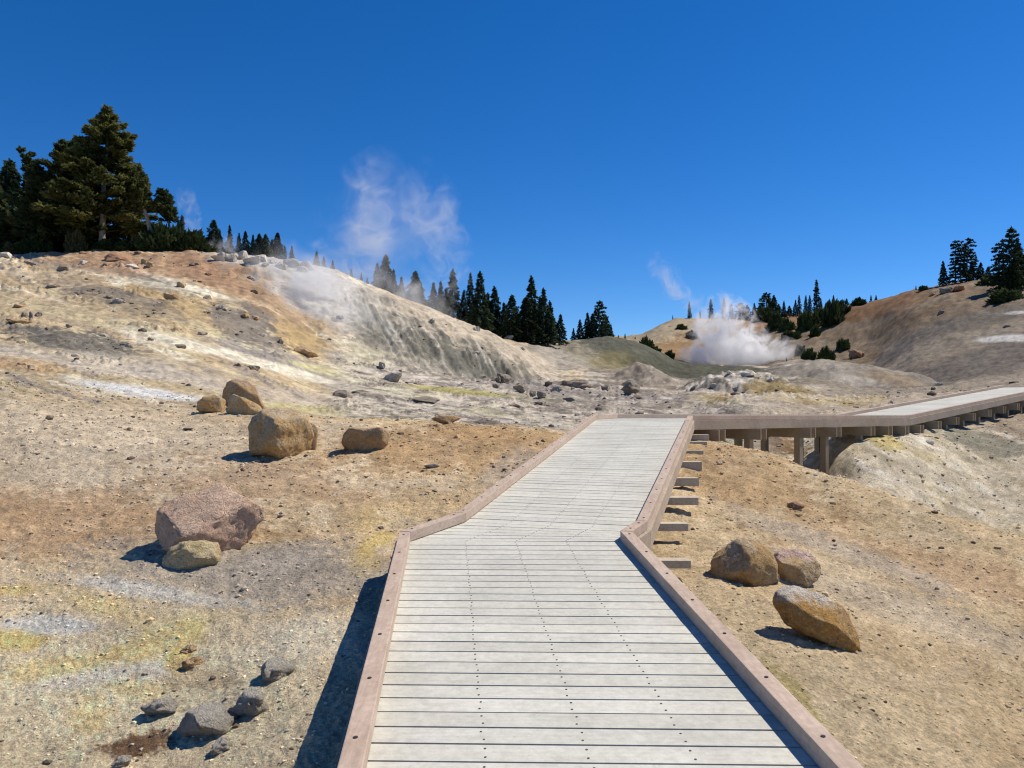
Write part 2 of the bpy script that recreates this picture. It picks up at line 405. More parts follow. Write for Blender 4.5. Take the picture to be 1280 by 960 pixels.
M_shrub = leaf_mat('shrub_leaves', (.030, .050, .018), (.070, .095, .030))
M_drysh = leaf_mat('dry_shrub_leaves', (.075, .070, .030), (.15, .13, .06))

# ------------------------------------------------------------------ ground colours: mineral stains of the place
def lerp(c, k, m):
    return c + (np.array(k) - c) * m[:, None]
TAN = (.64, .475, .275); PALE = (.70, .565, .39); WHITE = (.77, .70, .545); GREY = (.36, .32, .285); YEL = (.88, .65, .22)
PYEL = (.62, .55, .34); OCH = (.41, .29, .135); RED = (.53, .335, .185); ORG = (.52, .335, .165); DKG = (.13, .135, .11)

def colours(X, Y, Z, mi_):
    Yc = np.maximum(Y, 2.5); U = X / Yc; LY = np.log(Yc); px = HX + F * U; py = HY - F * Z / Yc
    n_lo = fbm(U * 9, LY * 9, 3, seed=60); n_mid = fbm(U * 34, LY * 34, 3, .6, seed=61); n_hi = fbm(U * 85, LY * 85, 2, .6, seed=62)
    def streak(ang, la, lb, seed, o=3, wq=.45):
        c, s = math.cos(math.radians(ang)), math.sin(math.radians(ang))
        a = px * c + py * s + 14 * wq * n_mid; bb = -px * s + py * c + 9 * wq * n_mid + 5 * n_lo
        return fbm(a / la, bb / lb, o, .55, seed)
    st1 = streak(17, 150, 11, 70); st2 = streak(12, 90, 7, 71); st3 = streak(20, 220, 18, 72)
    n_x = fbm(px / 9 + 3 * n_mid, py / 3.2, 3, .6, seed=64)
    warp = .42 * n_lo + .34 * n_mid + .16 * n_hi + .34 * n_x
    def blob(cx, cy, rx, ry, ang=0, y0=0, y1=1e9, w=1.0, soft=.35, st=None):
        if y1 <= 21: w = max(w, 1.2); soft = max(soft, .3)
        c, s = math.cos(math.radians(ang)), math.sin(math.radians(ang))
        dx = px - cx; dy = py - cy
        a = (dx * c + dy * s) / rx; bb = (-dx * s + dy * c) / ry
        d = np.sqrt(a * a + bb * bb) + warp * w + (0 if st is None else st * .7)
        return (1 - sstep(1 - soft, 1 + soft, d)) * (Yc >= y0) * (Yc <= y1)
    col = np.tile(np.array(TAN), (len(px), 1))
    col = lerp(col, PALE, sstep(-.2, .5, n_lo + .5 * n_mid) * .8)
    col = lerp(col, ORG, sstep(.25, .6, fbm(U * 6 + 9, LY * 6, 3, seed=63)) * .35)
    near = Yc < 22
    # ---- left foreground
    B = lambda k, *a, amt=1.0, **kw: lerp(col, k, blob(*a, **kw) * amt)
    col = B((.66, .56, .42), 60, 560, 330, 60, 3, y1=30, amt=.65)
    col = B((.86, .73, .50), 130, 860, 330, 130, 0, y1=20, amt=.75, soft=.6)
    col = B((.80, .69, .50), 330, 880, 120, 90, 0, y1=20, amt=.5, soft=.6)
    col = B(ORG, 560, 562, 170, 28, 0, y1=20, amt=.75)
    col = B(RED, 330, 600, 130, 26, 4, y1=20, amt=.5)
    col = B(RED, 60, 655, 190, 40, -3, y1=20, amt=.65)
    col = B(ORG, 600, 540, 60, 12, 8, y1=20, amt=.7)
    col = B((.44, .42, .39), 640, 590, 40, 22, -30, y1=20, amt=.4)
    col = B((.43, .385, .335), 330, 715, 190, 42, 4, y1=20, amt=.72)
    col = B((.47, .42, .36), 330, 690, 90, 30, 0, y1=20, amt=.5)
    col = B((.78, .73, .64), 190, 738, 110, 10, 8, y1=20, amt=.8)
    col = B((.80, .72, .57), 390, 800, 90, 34, -4, y1=20, amt=.6)
    col = B((.80, .77, .71), 70, 782, 60, 14, 0, y1=20, amt=.85)
    col = B((.80, .75, .67), 130, 845, 90, 12, -8, y1=20, amt=.6)
    for (cx, cy, rx, ry, an, am) in ((15, 738, 30, 8, 0, .7), (20, 800, 45, 10, 0, .9), (135, 760, 55, 14, 18, .45), (95, 830, 80, 13, -12, .55), (200, 800, 60, 16, -20, .4),
                                     (222, 825, 14, 13, -40, .9), (240, 790, 18, 14, -40, .5), (115, 890, 22, 24, -60, .5), (160, 860, 40, 12, 10, .4), (468, 680, 24, 10, -20, .8), (300, 672, 60, 12, 0, .35),
                                     (455, 700, 20, 12, 0, .5), (480, 650, 30, 14, 0, .3), (860, 850, 40, 12, 45, .4)):
        col = B(YEL, cx, cy, rx, ry, an, y1=20, amt=am * .85, w=1.7, soft=.5)
    col = B(OCH, 255, 850, 45, 14, 10, y1=20, amt=.35)
    col = B((.16, .075, .035), 172, 932, 42, 14, -10, y1=20, amt=.9)
    col = B(ORG, 330, 668, 60, 10, 0, y1=20, amt=.6)
    # ---- right spur
    rs = (px > 780) & (Yc < 16)
    col = lerp(col, (.68, .52, .31), rs * .5)
    col = B(ORG, 930, 600, 110, 40, 22, y0=7, y1=16, amt=.7)
    col = B(RED, 1180, 715, 210, 24, 14, y1=16, amt=.55)
    col = B((.64, .55, .43), 1060, 690, 150, 12, 20, y1=16, amt=.6)
    col = B((.65, .54, .36), 1010, 860, 220, 60, 30, y1=16, amt=.45)
    col = B((.50, .41, .16), 1000, 880, 60, 14, 48, y1=12, amt=.7)
    col = B((.62, .53, .42), 1130, 760, 180, 20, 18, y1=16, amt=.45)
    # ---- gully bank beyond the spur
    bank = ((px > 870) & (Yc > 15.2) & (Yc < 34)).astype(float)
    col = lerp(col, (.66, .565, .41), bank)
    sb = streak(24, 100, 8, 74)
    col = lerp(col, (.42, .35, .23), bank * sstep(.05, .5, sb) * .8)
    col = lerp(col, (.76, .69, .57), bank * sstep(.1, .5, -sb) * .8)
    col = lerp(col, (.5, .4, .2), bank * sstep(.2, .6, streak(24, 140, 14, 75)) * .5)
    col = B((.20, .115, .05), 950, 548, 60, 16, 12, y0=15.2, y1=40, amt=.95)
    col = B((.56, .44, .16), 1105, 552, 25, 10, 20, y0=15.2, y1=40, amt=.8)
    col = B((.27, .255, .19), 1235, 552, 70, 12, 15, y0=15.2, y1=40, amt=.8)
    col = B((.36, .27, .19), 1270, 528, 40, 20, 0, y0=20, y1=45, amt=.8)
    # ---- left hillside
    hs = sstep(17, 21, Yc) * (1 - sstep(690, 760, px))
    mid = sstep(24, 34, Yc) * sstep(690, 760, px)
    col = lerp(col, (.42, .345, .26), mid)
    col = lerp(col, (.52, .405, .255), hs * .9)
    col = lerp(col, (.40, .315, .20), hs * sstep(.0, .45, st3) * .8)
    col = lerp(col, WHITE, hs * sstep(.22, .45, st1) * .75)
    col = lerp(col, PYEL, hs * sstep(.16, .40, st2) * .55)
    col = lerp(col, (.27, .24, .215), hs * sstep(.15, .42, -st1) * .75)
    hb = dict(y0=19, y1=118, soft=.17)
    GR = (.20, .175, .15)
    col = B(OCH, 205, 385, 120, 22, 12, amt=.7, **hb)
    col = B(OCH, 365, 415, 55, 20, 32, amt=.85, **hb)
    col = B(PYEL, 120, 400, 120, 7, 12, amt=.7, **hb)
    col = B(PYEL, 330, 440, 130, 7, 20, amt=.6, **hb)
    col = B(GR, 140, 372, 90, 13, 13, amt=.85, **hb)
    col = B((.17, .155, .13), 95, 427, 80, 17, 10, amt=.9, **hb)
    col = B(GR, 105, 335, 70, 7, 6, amt=.7, **hb)
    col = B(GR, 195, 352, 60, 6, 14, amt=.8, **hb)
    col = B(GR, 305, 408, 55, 20, 31, amt=.9, **hb)
    col = B(GR, 320, 388, 28, 8, 28, amt=.9, **hb)
    col = B((.31, .28, .265), 420, 472, 150, 12, 17, amt=.8, **hb)
    col = B((.30, .265, .25), 520, 470, 110, 11, 14, amt=.8, **hb)
    col = B(WHITE, 230, 356, 70, 4, 17, amt=.95, w=.6, **hb)
    col = B(WHITE, 150, 348, 90, 4, 10, amt=.5, w=.6, **hb)
    col = B(WHITE, 205, 424, 70, 8, 14, amt=.8, **hb)
    col = B(WHITE, 320, 452, 130, 6, 16, amt=.95, w=.7, **hb)
    col = B((.64, .575, .32), 450, 474, 90, 6, 14, amt=.95, w=.6, **hb)
    col = B((.60, .53, .42), 130, 455, 160, 14, 6, amt=.6, **hb)
    col = B((.46, .36, .225), 70, 385, 170, 22, 5, amt=.55, **hb)
    col = B((.44, .33, .21), 40, 345, 110, 14, 3, amt=.6, **hb)
    col = B((.60, .525, .44), 260, 480, 180, 14, 10, amt=.5, **hb)
    col = B(ORG, 30, 455, 60, 8, 5, amt=.6, **hb)
    col = B((.50, .38, .19), 240, 487, 100, 5, 9, amt=.6, y0=17, y1=60)
    col = B((.72, .70, .66), 175, 489, 75, 6, 9, amt=1.0, w=.7, y0=17, y1=60)
    col = B((.64, .56, .28), 420, 515, 110, 5, 6, amt=.8, y0=17, y1=60)
    col = B((.41, .265, .16), 190, 328, 150, 17, 4, amt=.9, w=.7, y0=60, y1=118)
    col = B((.38, .235, .14), 285, 345, 95, 22, 20, amt=.95, w=.6, y0=60, y1=118)
    col = B((.36, .25, .155), 355, 378, 80, 20, 28, amt=.8, w=.8, y0=60, y1=118)
    col = B((.56, .53, .49), 420, 378, 110, 32, 26, amt=.85, y0=60, y1=125)
    col = B((.58, .55, .51), 340, 326, 80, 9, 4, amt=.8, y0=60, y1=125)
    # ---- gullied ridge
    rd = sstep(430, 500, px) * (1 - sstep(690, 720, px)) * sstep(78, 84, Yc) * (1 - sstep(125, 140, Yc))
    col = lerp(col, (.46, .39, .30), rd * .85)
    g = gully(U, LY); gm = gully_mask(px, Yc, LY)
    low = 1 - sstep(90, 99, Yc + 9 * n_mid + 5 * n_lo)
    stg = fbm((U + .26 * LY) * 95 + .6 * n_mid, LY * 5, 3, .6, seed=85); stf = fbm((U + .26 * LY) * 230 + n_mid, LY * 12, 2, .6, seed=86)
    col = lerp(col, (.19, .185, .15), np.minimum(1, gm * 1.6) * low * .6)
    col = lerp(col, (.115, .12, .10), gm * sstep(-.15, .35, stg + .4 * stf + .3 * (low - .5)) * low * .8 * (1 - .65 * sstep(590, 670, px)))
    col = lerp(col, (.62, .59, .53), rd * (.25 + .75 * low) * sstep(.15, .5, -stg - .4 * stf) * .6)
    col = B((.085, .088, .07), 470, 433, 34, 13, 24, y0=70, y1=104, amt=.85, soft=.5)
    col = B((.10, .10, .08), 580, 456, 70, 10, 16, y0=70, y1=100, amt=.6, soft=.5)
    # ---- valley floor
    vf = sstep(395, 450, px) * (1 - sstep(900, 1000, px)) * sstep(17, 22, Yc) * (1 - sstep(72, 88, Yc))
    col = lerp(col, (.62, .555, .455), vf * .8)
    st4 = streak(6, 75, 3.6, 76, wq=.15); st5 = streak(9, 50, 2.4, 77, wq=.15)
    col = lerp(col, (.215, .18, .155), vf * sstep(.02, .26, st4) * .85)
    col = lerp(col, (.125, .105, .085), vf * sstep(.16, .4, st5) * .8)
    col = lerp(col, (.60, .55, .36), vf * sstep(.15, .5, streak(6, 150, 9, 78)) * .6)
    col = B((.37, .33, .12), 575, 489, 70, 3.5, 6, amt=.95, w=.5, y0=20, y1=80)
    col = B((.45, .42, .22), 690, 497, 60, 5, 3, amt=.6, y0=20, y1=80)
    col = B((.25, .21, .18), 760, 498, 130, 14, 0, y0=30, y1=98, amt=.6)
    col = B((.27, .235, .215), 680, 483, 120, 8, 2, amt=.7, y0=50, y1=98)
    col = B((.30, .265, .24), 790, 497, 110, 6, 0, amt=.7, y0=50, y1=110)
    # ---- mounds in the middle
    mm = ((px > 660) & (px < 900)) * sstep(128, 140, Yc) * (1 - sstep(195, 205, Yc))
    col = lerp(col, (.27, .235, .17), mm)
    col = B((.082, .084, .06), 825, 446, 105, 24, 14, y0=125, y1=205, amt=.95, w=.5)
    col = B((.092, .094, .068), 775, 430, 50, 12, 8, y0=125, y1=205, amt=.8)
    col = B((.11, .11, .075), 900, 462, 75, 9, 2, y0=140, y1=205, amt=.9)
    col = B((.20, .165, .065), 768, 452, 30, 11, 0, y0=125, y1=205, amt=.6, soft=.5)
    col = B((.40, .36, .30), 700, 450, 40, 16, 30, y0=125, y1=205, amt=.6)
    col = B((.22, .20, .175), 712, 466, 22, 8, 20, y0=125, y1=205, amt=.6)
    cn = sstep(725, 745, px) * (1 - sstep(850, 880, px)) * sstep(96, 102, Yc) * (1 - sstep(128, 136, Yc))
    col = lerp(col, (.27, .225, .175), cn)
    col = lerp(col, (.15, .13, .105), cn * sstep(.0, .5, n_mid + n_lo) * .8)
    rk = sstep(860, 880, px) * (1 - sstep(985, 1010, px)) * sstep(85, 95, Yc) * (1 - sstep(150, 165, Yc))
    col = lerp(col, (.29, .25, .20), rk)
    col = lerp(col, (.50, .465, .41), rk * sstep(.1, .45, n_mid + .4 * n_hi))
    col = lerp(col, (.13, .115, .085), rk * sstep(.1, .5, -n_mid - .3 * n_hi) * .9)
    col = B((.27, .20, .08), 965, 488, 40, 8, 8, y0=70, y1=150, amt=.8)
    col = B((.075, .076, .05), 900, 464, 75, 9, 2, y0=150, y1=205, amt=.95, w=.4)
    col = B((.075, .076, .05), 850, 457, 60, 14, 8, y0=130, y1=205, amt=.9, w=.4)
    mq = sstep(640, 720, px) * (1 - sstep(1000, 1060, px)) * sstep(34, 50, Yc) * (1 - sstep(120, 135, Yc)); sq = streak(2, 60, 3, 87, wq=.15)
    col = lerp(col, (.20, .17, .14), mq * sstep(.02, .35, sq) * .7); col = lerp(col, (.58, .52, .43), mq * sstep(.1, .4, -sq) * .7)
    hp = sstep(850, 880, px) * (1 - sstep(1090, 1120, px)) * sstep(34, 38, Yc) * (1 - sstep(60, 72, Yc))
    col = lerp(col, (.46, .375, .235), hp)
    col = lerp(col, (.30, .215, .09), hp * sstep(.0, .4, streak(4, 70, 5, 79)))
    col = lerp(col, (.56, .51, .44), hp * sstep(.1, .4, -streak(4, 70, 5, 80)))
    dm = sstep(985, 1005, px) * (1 - sstep(1085, 1140, px + 3 * (py - 470))) * sstep(100, 118, Yc) * (1 - sstep(182, 192, Yc))
    col = lerp(col, (.215, .18, .135), dm)
    col = B((.34, .30, .235), 1050, 468, 60, 8, 10, y0=100, y1=185, amt=.7)
    col = B((.33, .24, .16), 1110, 478, 40, 6, 10, y0=100, y1=185, amt=.6)
    pl = sstep(1000, 1060, px) * sstep(60, 80, Yc) * (1 - sstep(112, 122, Yc))
    col = lerp(col, (.25, .21, .16), pl * .85)
    M = lambda i: (mi_ == i).astype(float)
    col = lerp(col, (.29, .245, .19), M(0)); col = lerp(col, (.46, .40, .325), M(0) * sstep(.05, .4, streak(24, 30, 5, 88)) * .7); col = lerp(col, (.17, .15, .12), M(0) * sstep(.1, .4, -streak(-24, 30, 5, 89)) * .7)
    col = lerp(col, (.13, .115, .095), M(1)); col = lerp(col, (.32, .28, .23), M(1) * sstep(.0, .3, n_mid))
    col = lerp(col, (.36, .32, .265), M(2)); col = lerp(col, (.56, .51, .43), M(2) * sstep(.08, .35, n_mid + .5 * n_x)); col = lerp(col, (.13, .115, .085), M(2) * sstep(.08, .4, -n_mid - .5 * n_x) * .9)
    col = B((.26, .19, .075), 975, 488, 45, 9, 8, y0=70, y1=150, amt=.85)
    col = lerp(col, (.27, .235, .185), M(3)); col = lerp(col, (.21, .18, .145), M(3) * sstep(.0, .5, n_lo)); dm = np.maximum(dm, M(3))
    col = lerp(col, (.43, .38, .31), M(3) * blob(1085, 482, 55, 10, 12) * .85); col = lerp(col, (.29, .21, .13), M(3) * blob(1120, 476, 40, 8, 14) * .7); col = lerp(col, (.36, .32, .26), M(3) * blob(1010, 455, 60, 5, 8) * .6)
    col = lerp(col, (.20, .17, .145), M(4)); col = lerp(col, (.48, .43, .37), M(4) * sstep(.1, .4, n_mid))
    # ---- right hills
    gl = np.interp(px, [1000, 1040, 1090, 1115, 1150, 1190, 1240, 1280, 1500], [490, 475, 455, 430, 411, 397, 386, 379, 350])
    gs = sstep(-4, 4, py - gl + 4 * n_mid) * sstep(1010, 1050, px) * sstep(112, 124, Yc) * (1 - sstep(236, 250, Yc)) * (1 - dm)
    rb = sstep(880, 960, px) * np.maximum(sstep(228, 246, Yc), sstep(140, 160, Yc) * (px > 1040) * (1 - dm))
    col = lerp(col, (.18, .132, .084), rb)
    col = lerp(col, (.12, .08, .042), rb * sstep(.05, .5, streak(-14, 90, 9, 82)) * .6)
    col = lerp(col, (.235, .185, .125), rb * sstep(.1, .5, -streak(-14, 120, 10, 83)) * .7)
    col = B((.185, .095, .04), 1100, 383, 80, 12, -14, y0=240, amt=.9)
    col = B((.16, .10, .05), 1150, 392, 70, 6, -20, y0=140, amt=.6)
    col = B((.28, .15, .065), 970, 400, 60, 16, -5, y0=240, amt=.7)
    col = B((.22, .10, .05), 1197, 362, 14, 5, -8, y0=240, amt=.9)
    col = lerp(col, (.125, .105, .085), gs)
    col = lerp(col, (.17, .145, .12), gs * sstep(.05, .5, streak(-10, 120, 12, 84)) * .6)
    col = B((.50, .48, .45), 1258, 423, 40, 4, -3, y0=120, y1=240, amt=.9)
    col = B((.45, .43, .40), 1268, 391, 20, 2, -3, y0=120, y1=240, amt=.8)
    # ---- far hill on the left of the steam
    fh = (1 - sstep(880, 960, px)) * sstep(225, 300, Yc)
    col = lerp(col, (.34, .275, .18), fh)
    col = B((.24, .145, .06), 850, 440, 70, 17, -8, y0=215, amt=.9)
    # fine mottling of the crust
    col *= (1 + .22 * n_mid + .20 * n_hi + .28 * n_x * (.5 + .5 * sstep(10, 26, Yc)))[:, None]
    return np.clip(col, .02, .8)

# ------------------------------------------------------------------ ground sheet
def build_ground():
    du = 1.42 / 860
    U = np.concatenate([np.linspace(-1.7, -.72, 70), np.arange(-.71, .71, du), np.linspace(.72, 1.7, 70)])
    Yr = np.concatenate([np.linspace(-8, 2.0, 24), np.exp(np.linspace(math.log(2.2), math.log(30), 900)), np.exp(np.linspace(math.log(30.1), math.log(260), 560)), np.exp(np.linspace(math.log(261), math.log(690), 110))])
    nu, ny = len(U), len(Yr)
    w = np.where(Yr > 2.5, Yr, 2.5 + (2.5 - Yr) * .35)
    X = U[None, :] * w[:, None]; Y = np.repeat(Yr[:, None], nu, 1)
    Z = np.empty_like(X)
    Ym = np.maximum(Yr, 1.6)
    for j in range(nu):
        Z[:, j] = loft(HX + F * U[j], Ym)
    X = X.ravel(); Y = Y.ravel(); Z = Z.ravel()
    mz, mi_ = mounds(X, Y); mi_ = np.where(mz > Z, mi_, -1)
    Z = excavate(X, Y, np.maximum(Z, mz) + detail(X, Y))
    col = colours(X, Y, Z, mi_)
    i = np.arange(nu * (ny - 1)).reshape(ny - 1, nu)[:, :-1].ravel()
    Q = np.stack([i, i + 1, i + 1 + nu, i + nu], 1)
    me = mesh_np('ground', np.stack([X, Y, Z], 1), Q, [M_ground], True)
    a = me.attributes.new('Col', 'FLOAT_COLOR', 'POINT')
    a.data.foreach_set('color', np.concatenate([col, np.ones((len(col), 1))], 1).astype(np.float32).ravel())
    o = link('ground', me); tag(o, kind='structure')
    return U, Yr, Z.reshape(ny, nu), col.reshape(ny, nu, 3)
GU, GY_, GZ, GC = build_ground()
def quick(u, Y):
    i = np.clip(np.searchsorted(GY_, Y) - 1, 0, len(GY_) - 2); j = np.clip(np.searchsorted(GU, u) - 1, 0, len(GU) - 2)
    a = (Y - GY_[i]) / (GY_[i + 1] - GY_[i]); b = (u - GU[j]) / (GU[j + 1] - GU[j])
    z = (GZ[i, j] * (1 - b) + GZ[i, j + 1] * b) * (1 - a) + (GZ[i + 1, j] * (1 - b) + GZ[i + 1, j + 1] * b) * a
    return z, GC[i, j]

# ------------------------------------------------------------------ boardwalk
def lerp3(a, b, t): return tuple(a[i] + (b[i] - a[i]) * t for i in range(3))
CURB_H, CURB_W, DECK_T = .089, .10, .040
def build_boardwalk():
    root = empty('boardwalk', AX[1]); ox = Vector(root.location)
    tag(root, 'pale plank boardwalk with pinkish timber curbs, raised on posts and crossbeams', 'boardwalk')
    def fin(name, mb, mats, bevel=0, parent=None, seg=2):
        me = mb.mesh(name, mats, bevel, seg)
        me.transform(Matrix.Translation(-ox))
        return link(name, me, parent or root)
    # deck planks
    def sub(p, dz): return (p[0], p[1], p[2] + dz)
    strips = [(Lp[0], Lp[1], Rp[0], Rp[1], 'full'), (Lp[1], Lp[2], Rp[1], Rp[2], 'full'), (Lp[2], Lp[3], Rp[2], Rp[3], 'full'),
              (Lp[3], Lp[4], Rp[3], Rp[3], 'plain'), (Lp[4], Lp[5], Rp[3], Rp[4], 'plain'), (Lp[5], Lp[6], Rp[4], Rp[5], 'plain'), (Lp[6], Lp[7], Rp[5], Rp[6], 'plain')]
    rnd = random.Random(5)
    verts = []; faces = []; mi = []; cols = []
    def quad_box(P8, c, m=0):
        b = len(verts); verts.extend(P8); cols.extend([c] * 8)
        for f in ((0, 3, 2, 1), (4, 5, 6, 7), (0, 1, 5, 4), (1, 2, 6, 5), (2, 3, 7, 6), (3, 0, 4, 7)):
            faces.append(tuple(b + q for q in f)); mi.append(m)
    for (a, b, c, d, kind) in strips:
        La, Lb, Ra, Rb = [np.array(sub(p, -CURB_H)) for p in (a, b, c, d)]
        n = max(2, round(max(np.linalg.norm(Lb - La), np.linalg.norm(Rb - Ra)) / .146))
        for i in range(n):
            t0 = i / n; t1 = (i + 1) / n - .0125 / .146 / n
            l0 = La + (Lb - La) * t0; l1 = La + (Lb - La) * t1; r0 = Ra + (Rb - Ra) * t0; r1 = Ra + (Rb - Ra) * t1
            if strips[0][0] is a:      # boards of the first run lie a little askew
                for q, s in ((l0, .02), (l1, .02), (r0, -.02), (r1, -.02)): q[1] += s; q[2] += s * S1
            v = .90 + .13 * rnd.random(); tint = rnd.random() * .02
            cc = (v, v - tint * .4, v - tint, 1)
            dzp = (rnd.random() - .5) * .002
            up = np.array([0, 0, dzp]); dn = np.array([0, 0, -DECK_T])
            quad_box([l0 + dn, r0 + dn, r1 + dn, l1 + dn, l0 + up, r0 + up, r1 + up, l1 + up], cc)
            if kind == 'full':
                for fr in (.285, .5, .715):
                    for e in (.24, .76):
                        te = t0 + (t1 - t0) * e
                        p = (La + (Lb - La) * te) * (1 - fr) + (Ra + (Rb - Ra) * te) * fr
                        p = p + np.array([(rnd.random() - .5) * .014, 0, .0012 + max(dzp, 0)])
                        if strips[0][0] is a: p[1] += .02 - .04 * fr; p[2] += (.02 - .04 * fr) * S1
                        bb = len(verts); k = 6; rr = .0062
                        for q in range(k):
                            an = q * 2 * math.pi / k; verts.append(p + np.array([rr * math.cos(an), rr * math.sin(an), S1 * rr * math.sin(an)])); cols.append((1, 1, 1, 1))
                        faces.append(tuple(bb + q for q in range(k))); mi.append(1)
    me = bpy.data.meshes.new('deck'); me.from_pydata([tuple(v) for v in verts], [], faces)
    me.materials.append(M_deck); me.materials.append(M_screw); me.polygons.foreach_set('material_index', mi)
    at = me.attributes.new('Col', 'FLOAT_COLOR', 'POINT'); at.data.foreach_set('color', np.array(cols, np.float32).ravel())
    me.transform(Matrix.Translation(-ox)); me.update()
    link('deck', me, root)
    # offset polylines: inner line of each curb
    def inner(P, side, w):
        P2 = [np.array(p[:2]) for p in P]; out = []
        for i, p in enumerate(P2):
            ns = []
            for (a, b) in ((i - 1, i), (i, i + 1)):
                if a < 0 or b >= len(P2): continue
                d = P2[b] - P2[a]; d /= np.linalg.norm(d); ns.append(np.array([d[1], -d[0]]) * side)
            m = sum(ns); m /= np.linalg.norm(m); s = w / max(.35, m @ ns[0])
            q = p + m * s; out.append((q[0], q[1], P[i][2]))
        return out
    for P, side in ((Lp, 1), (Rp, -1)):
        In = inner(P, side, CURB_W)
        Fo = inner(P, side, -.032); Fi = inner(P, side, -.0015)
        for i in range(len(P) - 1):
            L = (Vector(P[i + 1]) - Vector(P[i])).length
            n = max(1, round(L / 3.7))
            if i == 2 and side == 1 or i == 2 and side == -1: cuts = [0, .76, 1.0] if side == 1 else [0, .72, 1.0]
            elif i == 0: cuts = [0, .32, .999]
            else: cuts = [k / n for k in range(n + 1)]
            for c0, c1 in zip(cuts[:-1], cuts[1:]):
                g = .0022 / L; t0 = c0 + g; t1 = c1 - g
                o0, o1, i0, i1 = lerp3(P[i], P[i + 1], t0), lerp3(P[i], P[i + 1], t1), lerp3(In[i], In[i + 1], t0), lerp3(In[i], In[i + 1], t1)
                mb = MB(); lo = -CURB_H + .002
                B4 = [o0, o1, i1, i0] if side == 1 else [i0, i1, o1, o0]
                mb.hexa([sub(p, lo) for p in B4] + [sub(p, 0) for p in B4])
                cu = fin('curb', mb, [M_curb], .006)
                ll = L * (c1 - c0)
                if P[i][1] < 17 or i == 3:
                    nb = max(2, int(ll / .6) + 1)
                    for k in range(nb):
                        t = (.10 + (ll - .2) * k / (nb - 1)) / ll if nb > 1 else .5
                        po = lerp3(o0, o1, t); pi_ = lerp3(i0, i1, t); p = lerp3(po, pi_, .45)
                        if p[1] < 1.5: continue
                        b = MB(); b.disc(sub(p, -.002), .0105, .006, 8)
                        fin('bolt', b, [M_bolt], 0, cu)
            # fascia boards
            for c0, c1 in zip(cuts[:-1], cuts[1:]):
                g = .002 / L; t0 = c0 + g; t1 = c1 - g
                q = [lerp3(Fo[i], Fo[i + 1], t0), lerp3(Fo[i], Fo[i + 1], t1), lerp3(Fi[i], Fi[i + 1], t1), lerp3(Fi[i], Fi[i + 1], t0)]
                if side == -1: q = q[::-1]
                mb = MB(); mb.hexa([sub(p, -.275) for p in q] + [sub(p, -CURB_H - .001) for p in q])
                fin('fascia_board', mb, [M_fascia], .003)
                q2 = [lerp3(P[i], P[i + 1], t0), lerp3(P[i], P[i + 1], t1)]
    # joists under the deck
    for fr in (.28, .5, .72):
        for (a, b, c, d, kind) in strips:
            if c is d: continue
            A = lerp3(a, c, fr); Bq = lerp3(b, d, fr)
            dx, dy = Bq[0] - A[0], Bq[1] - A[1]; l = math.hypot(dx, dy); nx, ny = -dy / l * .02, dx / l * .02
            mb = MB(); q = [(A[0] + nx, A[1] + ny, A[2]), (A[0] - nx, A[1] - ny, A[2]), (Bq[0] - nx, Bq[1] - ny, Bq[2]), (Bq[0] + nx, Bq[1] + ny, Bq[2])]
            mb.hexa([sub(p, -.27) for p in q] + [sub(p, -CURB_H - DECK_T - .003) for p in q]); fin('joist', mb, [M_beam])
    # sleepers of the ramp: timbers that stick out on the right
    def beam(p, q, w, h, top, name, mat=M_beam, bev=.005):
        p, q = np.array(p), np.array(q); d = q - p; l = np.linalg.norm(d); nx = np.array([-d[1], d[0]]) / l * w / 2
        mb = MB(); a = [p + nx, p - nx, q - nx, q + nx]
        mb.hexa([(v[0], v[1], top - h) for v in a] + [(v[0], v[1], top) for v in a])
        return fin(name, mb, [mat], bev)
    ys = [6.95, 8.18, 9.35, 10.48, 11.65, 12.64, 13.54, 14.35]
    ends = [1.60, 1.86, 2.25, 2.53, 2.86, 3.13, 3.42, 3.66]
    for k, (y, xe) in enumerate(zip(ys, ends)):
        top = (cap1(y) if y < 7.2 else cap2(y)) - .279
        xl = -1.0 - .0823 * (y - 6.83) - .05 if y < 6.83 else -.545 + (y - 7.5) * .2767 - .05
        h = (.07, .08, .09, .11, .15, .20, .23, .20)[k]
        beam((xl, y + .05), (xe, y - .02), .14, h, top, 'sleeper', M_sleeper)
        if k >= 4:
            beam((xe - .16, y + .0), (xe - .06, y - .01), .13, .35, top - h - .002, 'post')
    for y in (1.6, 2.7, 3.8, 4.85):
        x0 = -.697 - .0823 * (y - 3.0); beam((x0 + .05, y), (x0 + 2.0, y - .1), .14, .14, cap1(y) - .279, 'sleeper')
    # bents of the bridge: two posts and a doubled crossbeam each
    def bents(A, B, nrm, ks, L, zfun):
        d = np.array([B[0] - A[0], B[1] - A[1]]); d /= np.linalg.norm(d)
        n2 = np.array([-d[1], d[0]])
        for k in ks:
            p = np.array(A[:2]) + d * k; zt = zfun(k) - .279
            out = -n2 * .24 ; inn = n2 * 2.1
            gz = [height(*(p - n2 * -.1))[0], height(*(p + n2 * 1.75))[0]]
            hb = .22
            for s in (-.095, .095):
                o = d * s
                beam(p + out + o, p + inn + o, .04, hb, zt, 'crossbeam', M_beam, .003)
            for off, g in ((.12, gz[0]), (1.72, gz[1])):
                q = p + n2 * off
                bot = min(g - .25, zt - .05)
                beam(q - n2 * .07, q + n2 * .07, .14, (zt - .002) - bot, zt - .002, 'post', M_beam, .004)
                if zt - g > .5:
                    pass
    L34 = math.hypot(Rp[4][0] - Rp[3][0], Rp[4][1] - Rp[3][1])
    bents(Rp[3], Rp[4], 1, [.6, 2.0, 3.9, 5.0, 6.6, 7.5, 8.4], L34, lambda k: Rp[3][2] + (Rp[4][2] - Rp[3][2]) * k / L34)
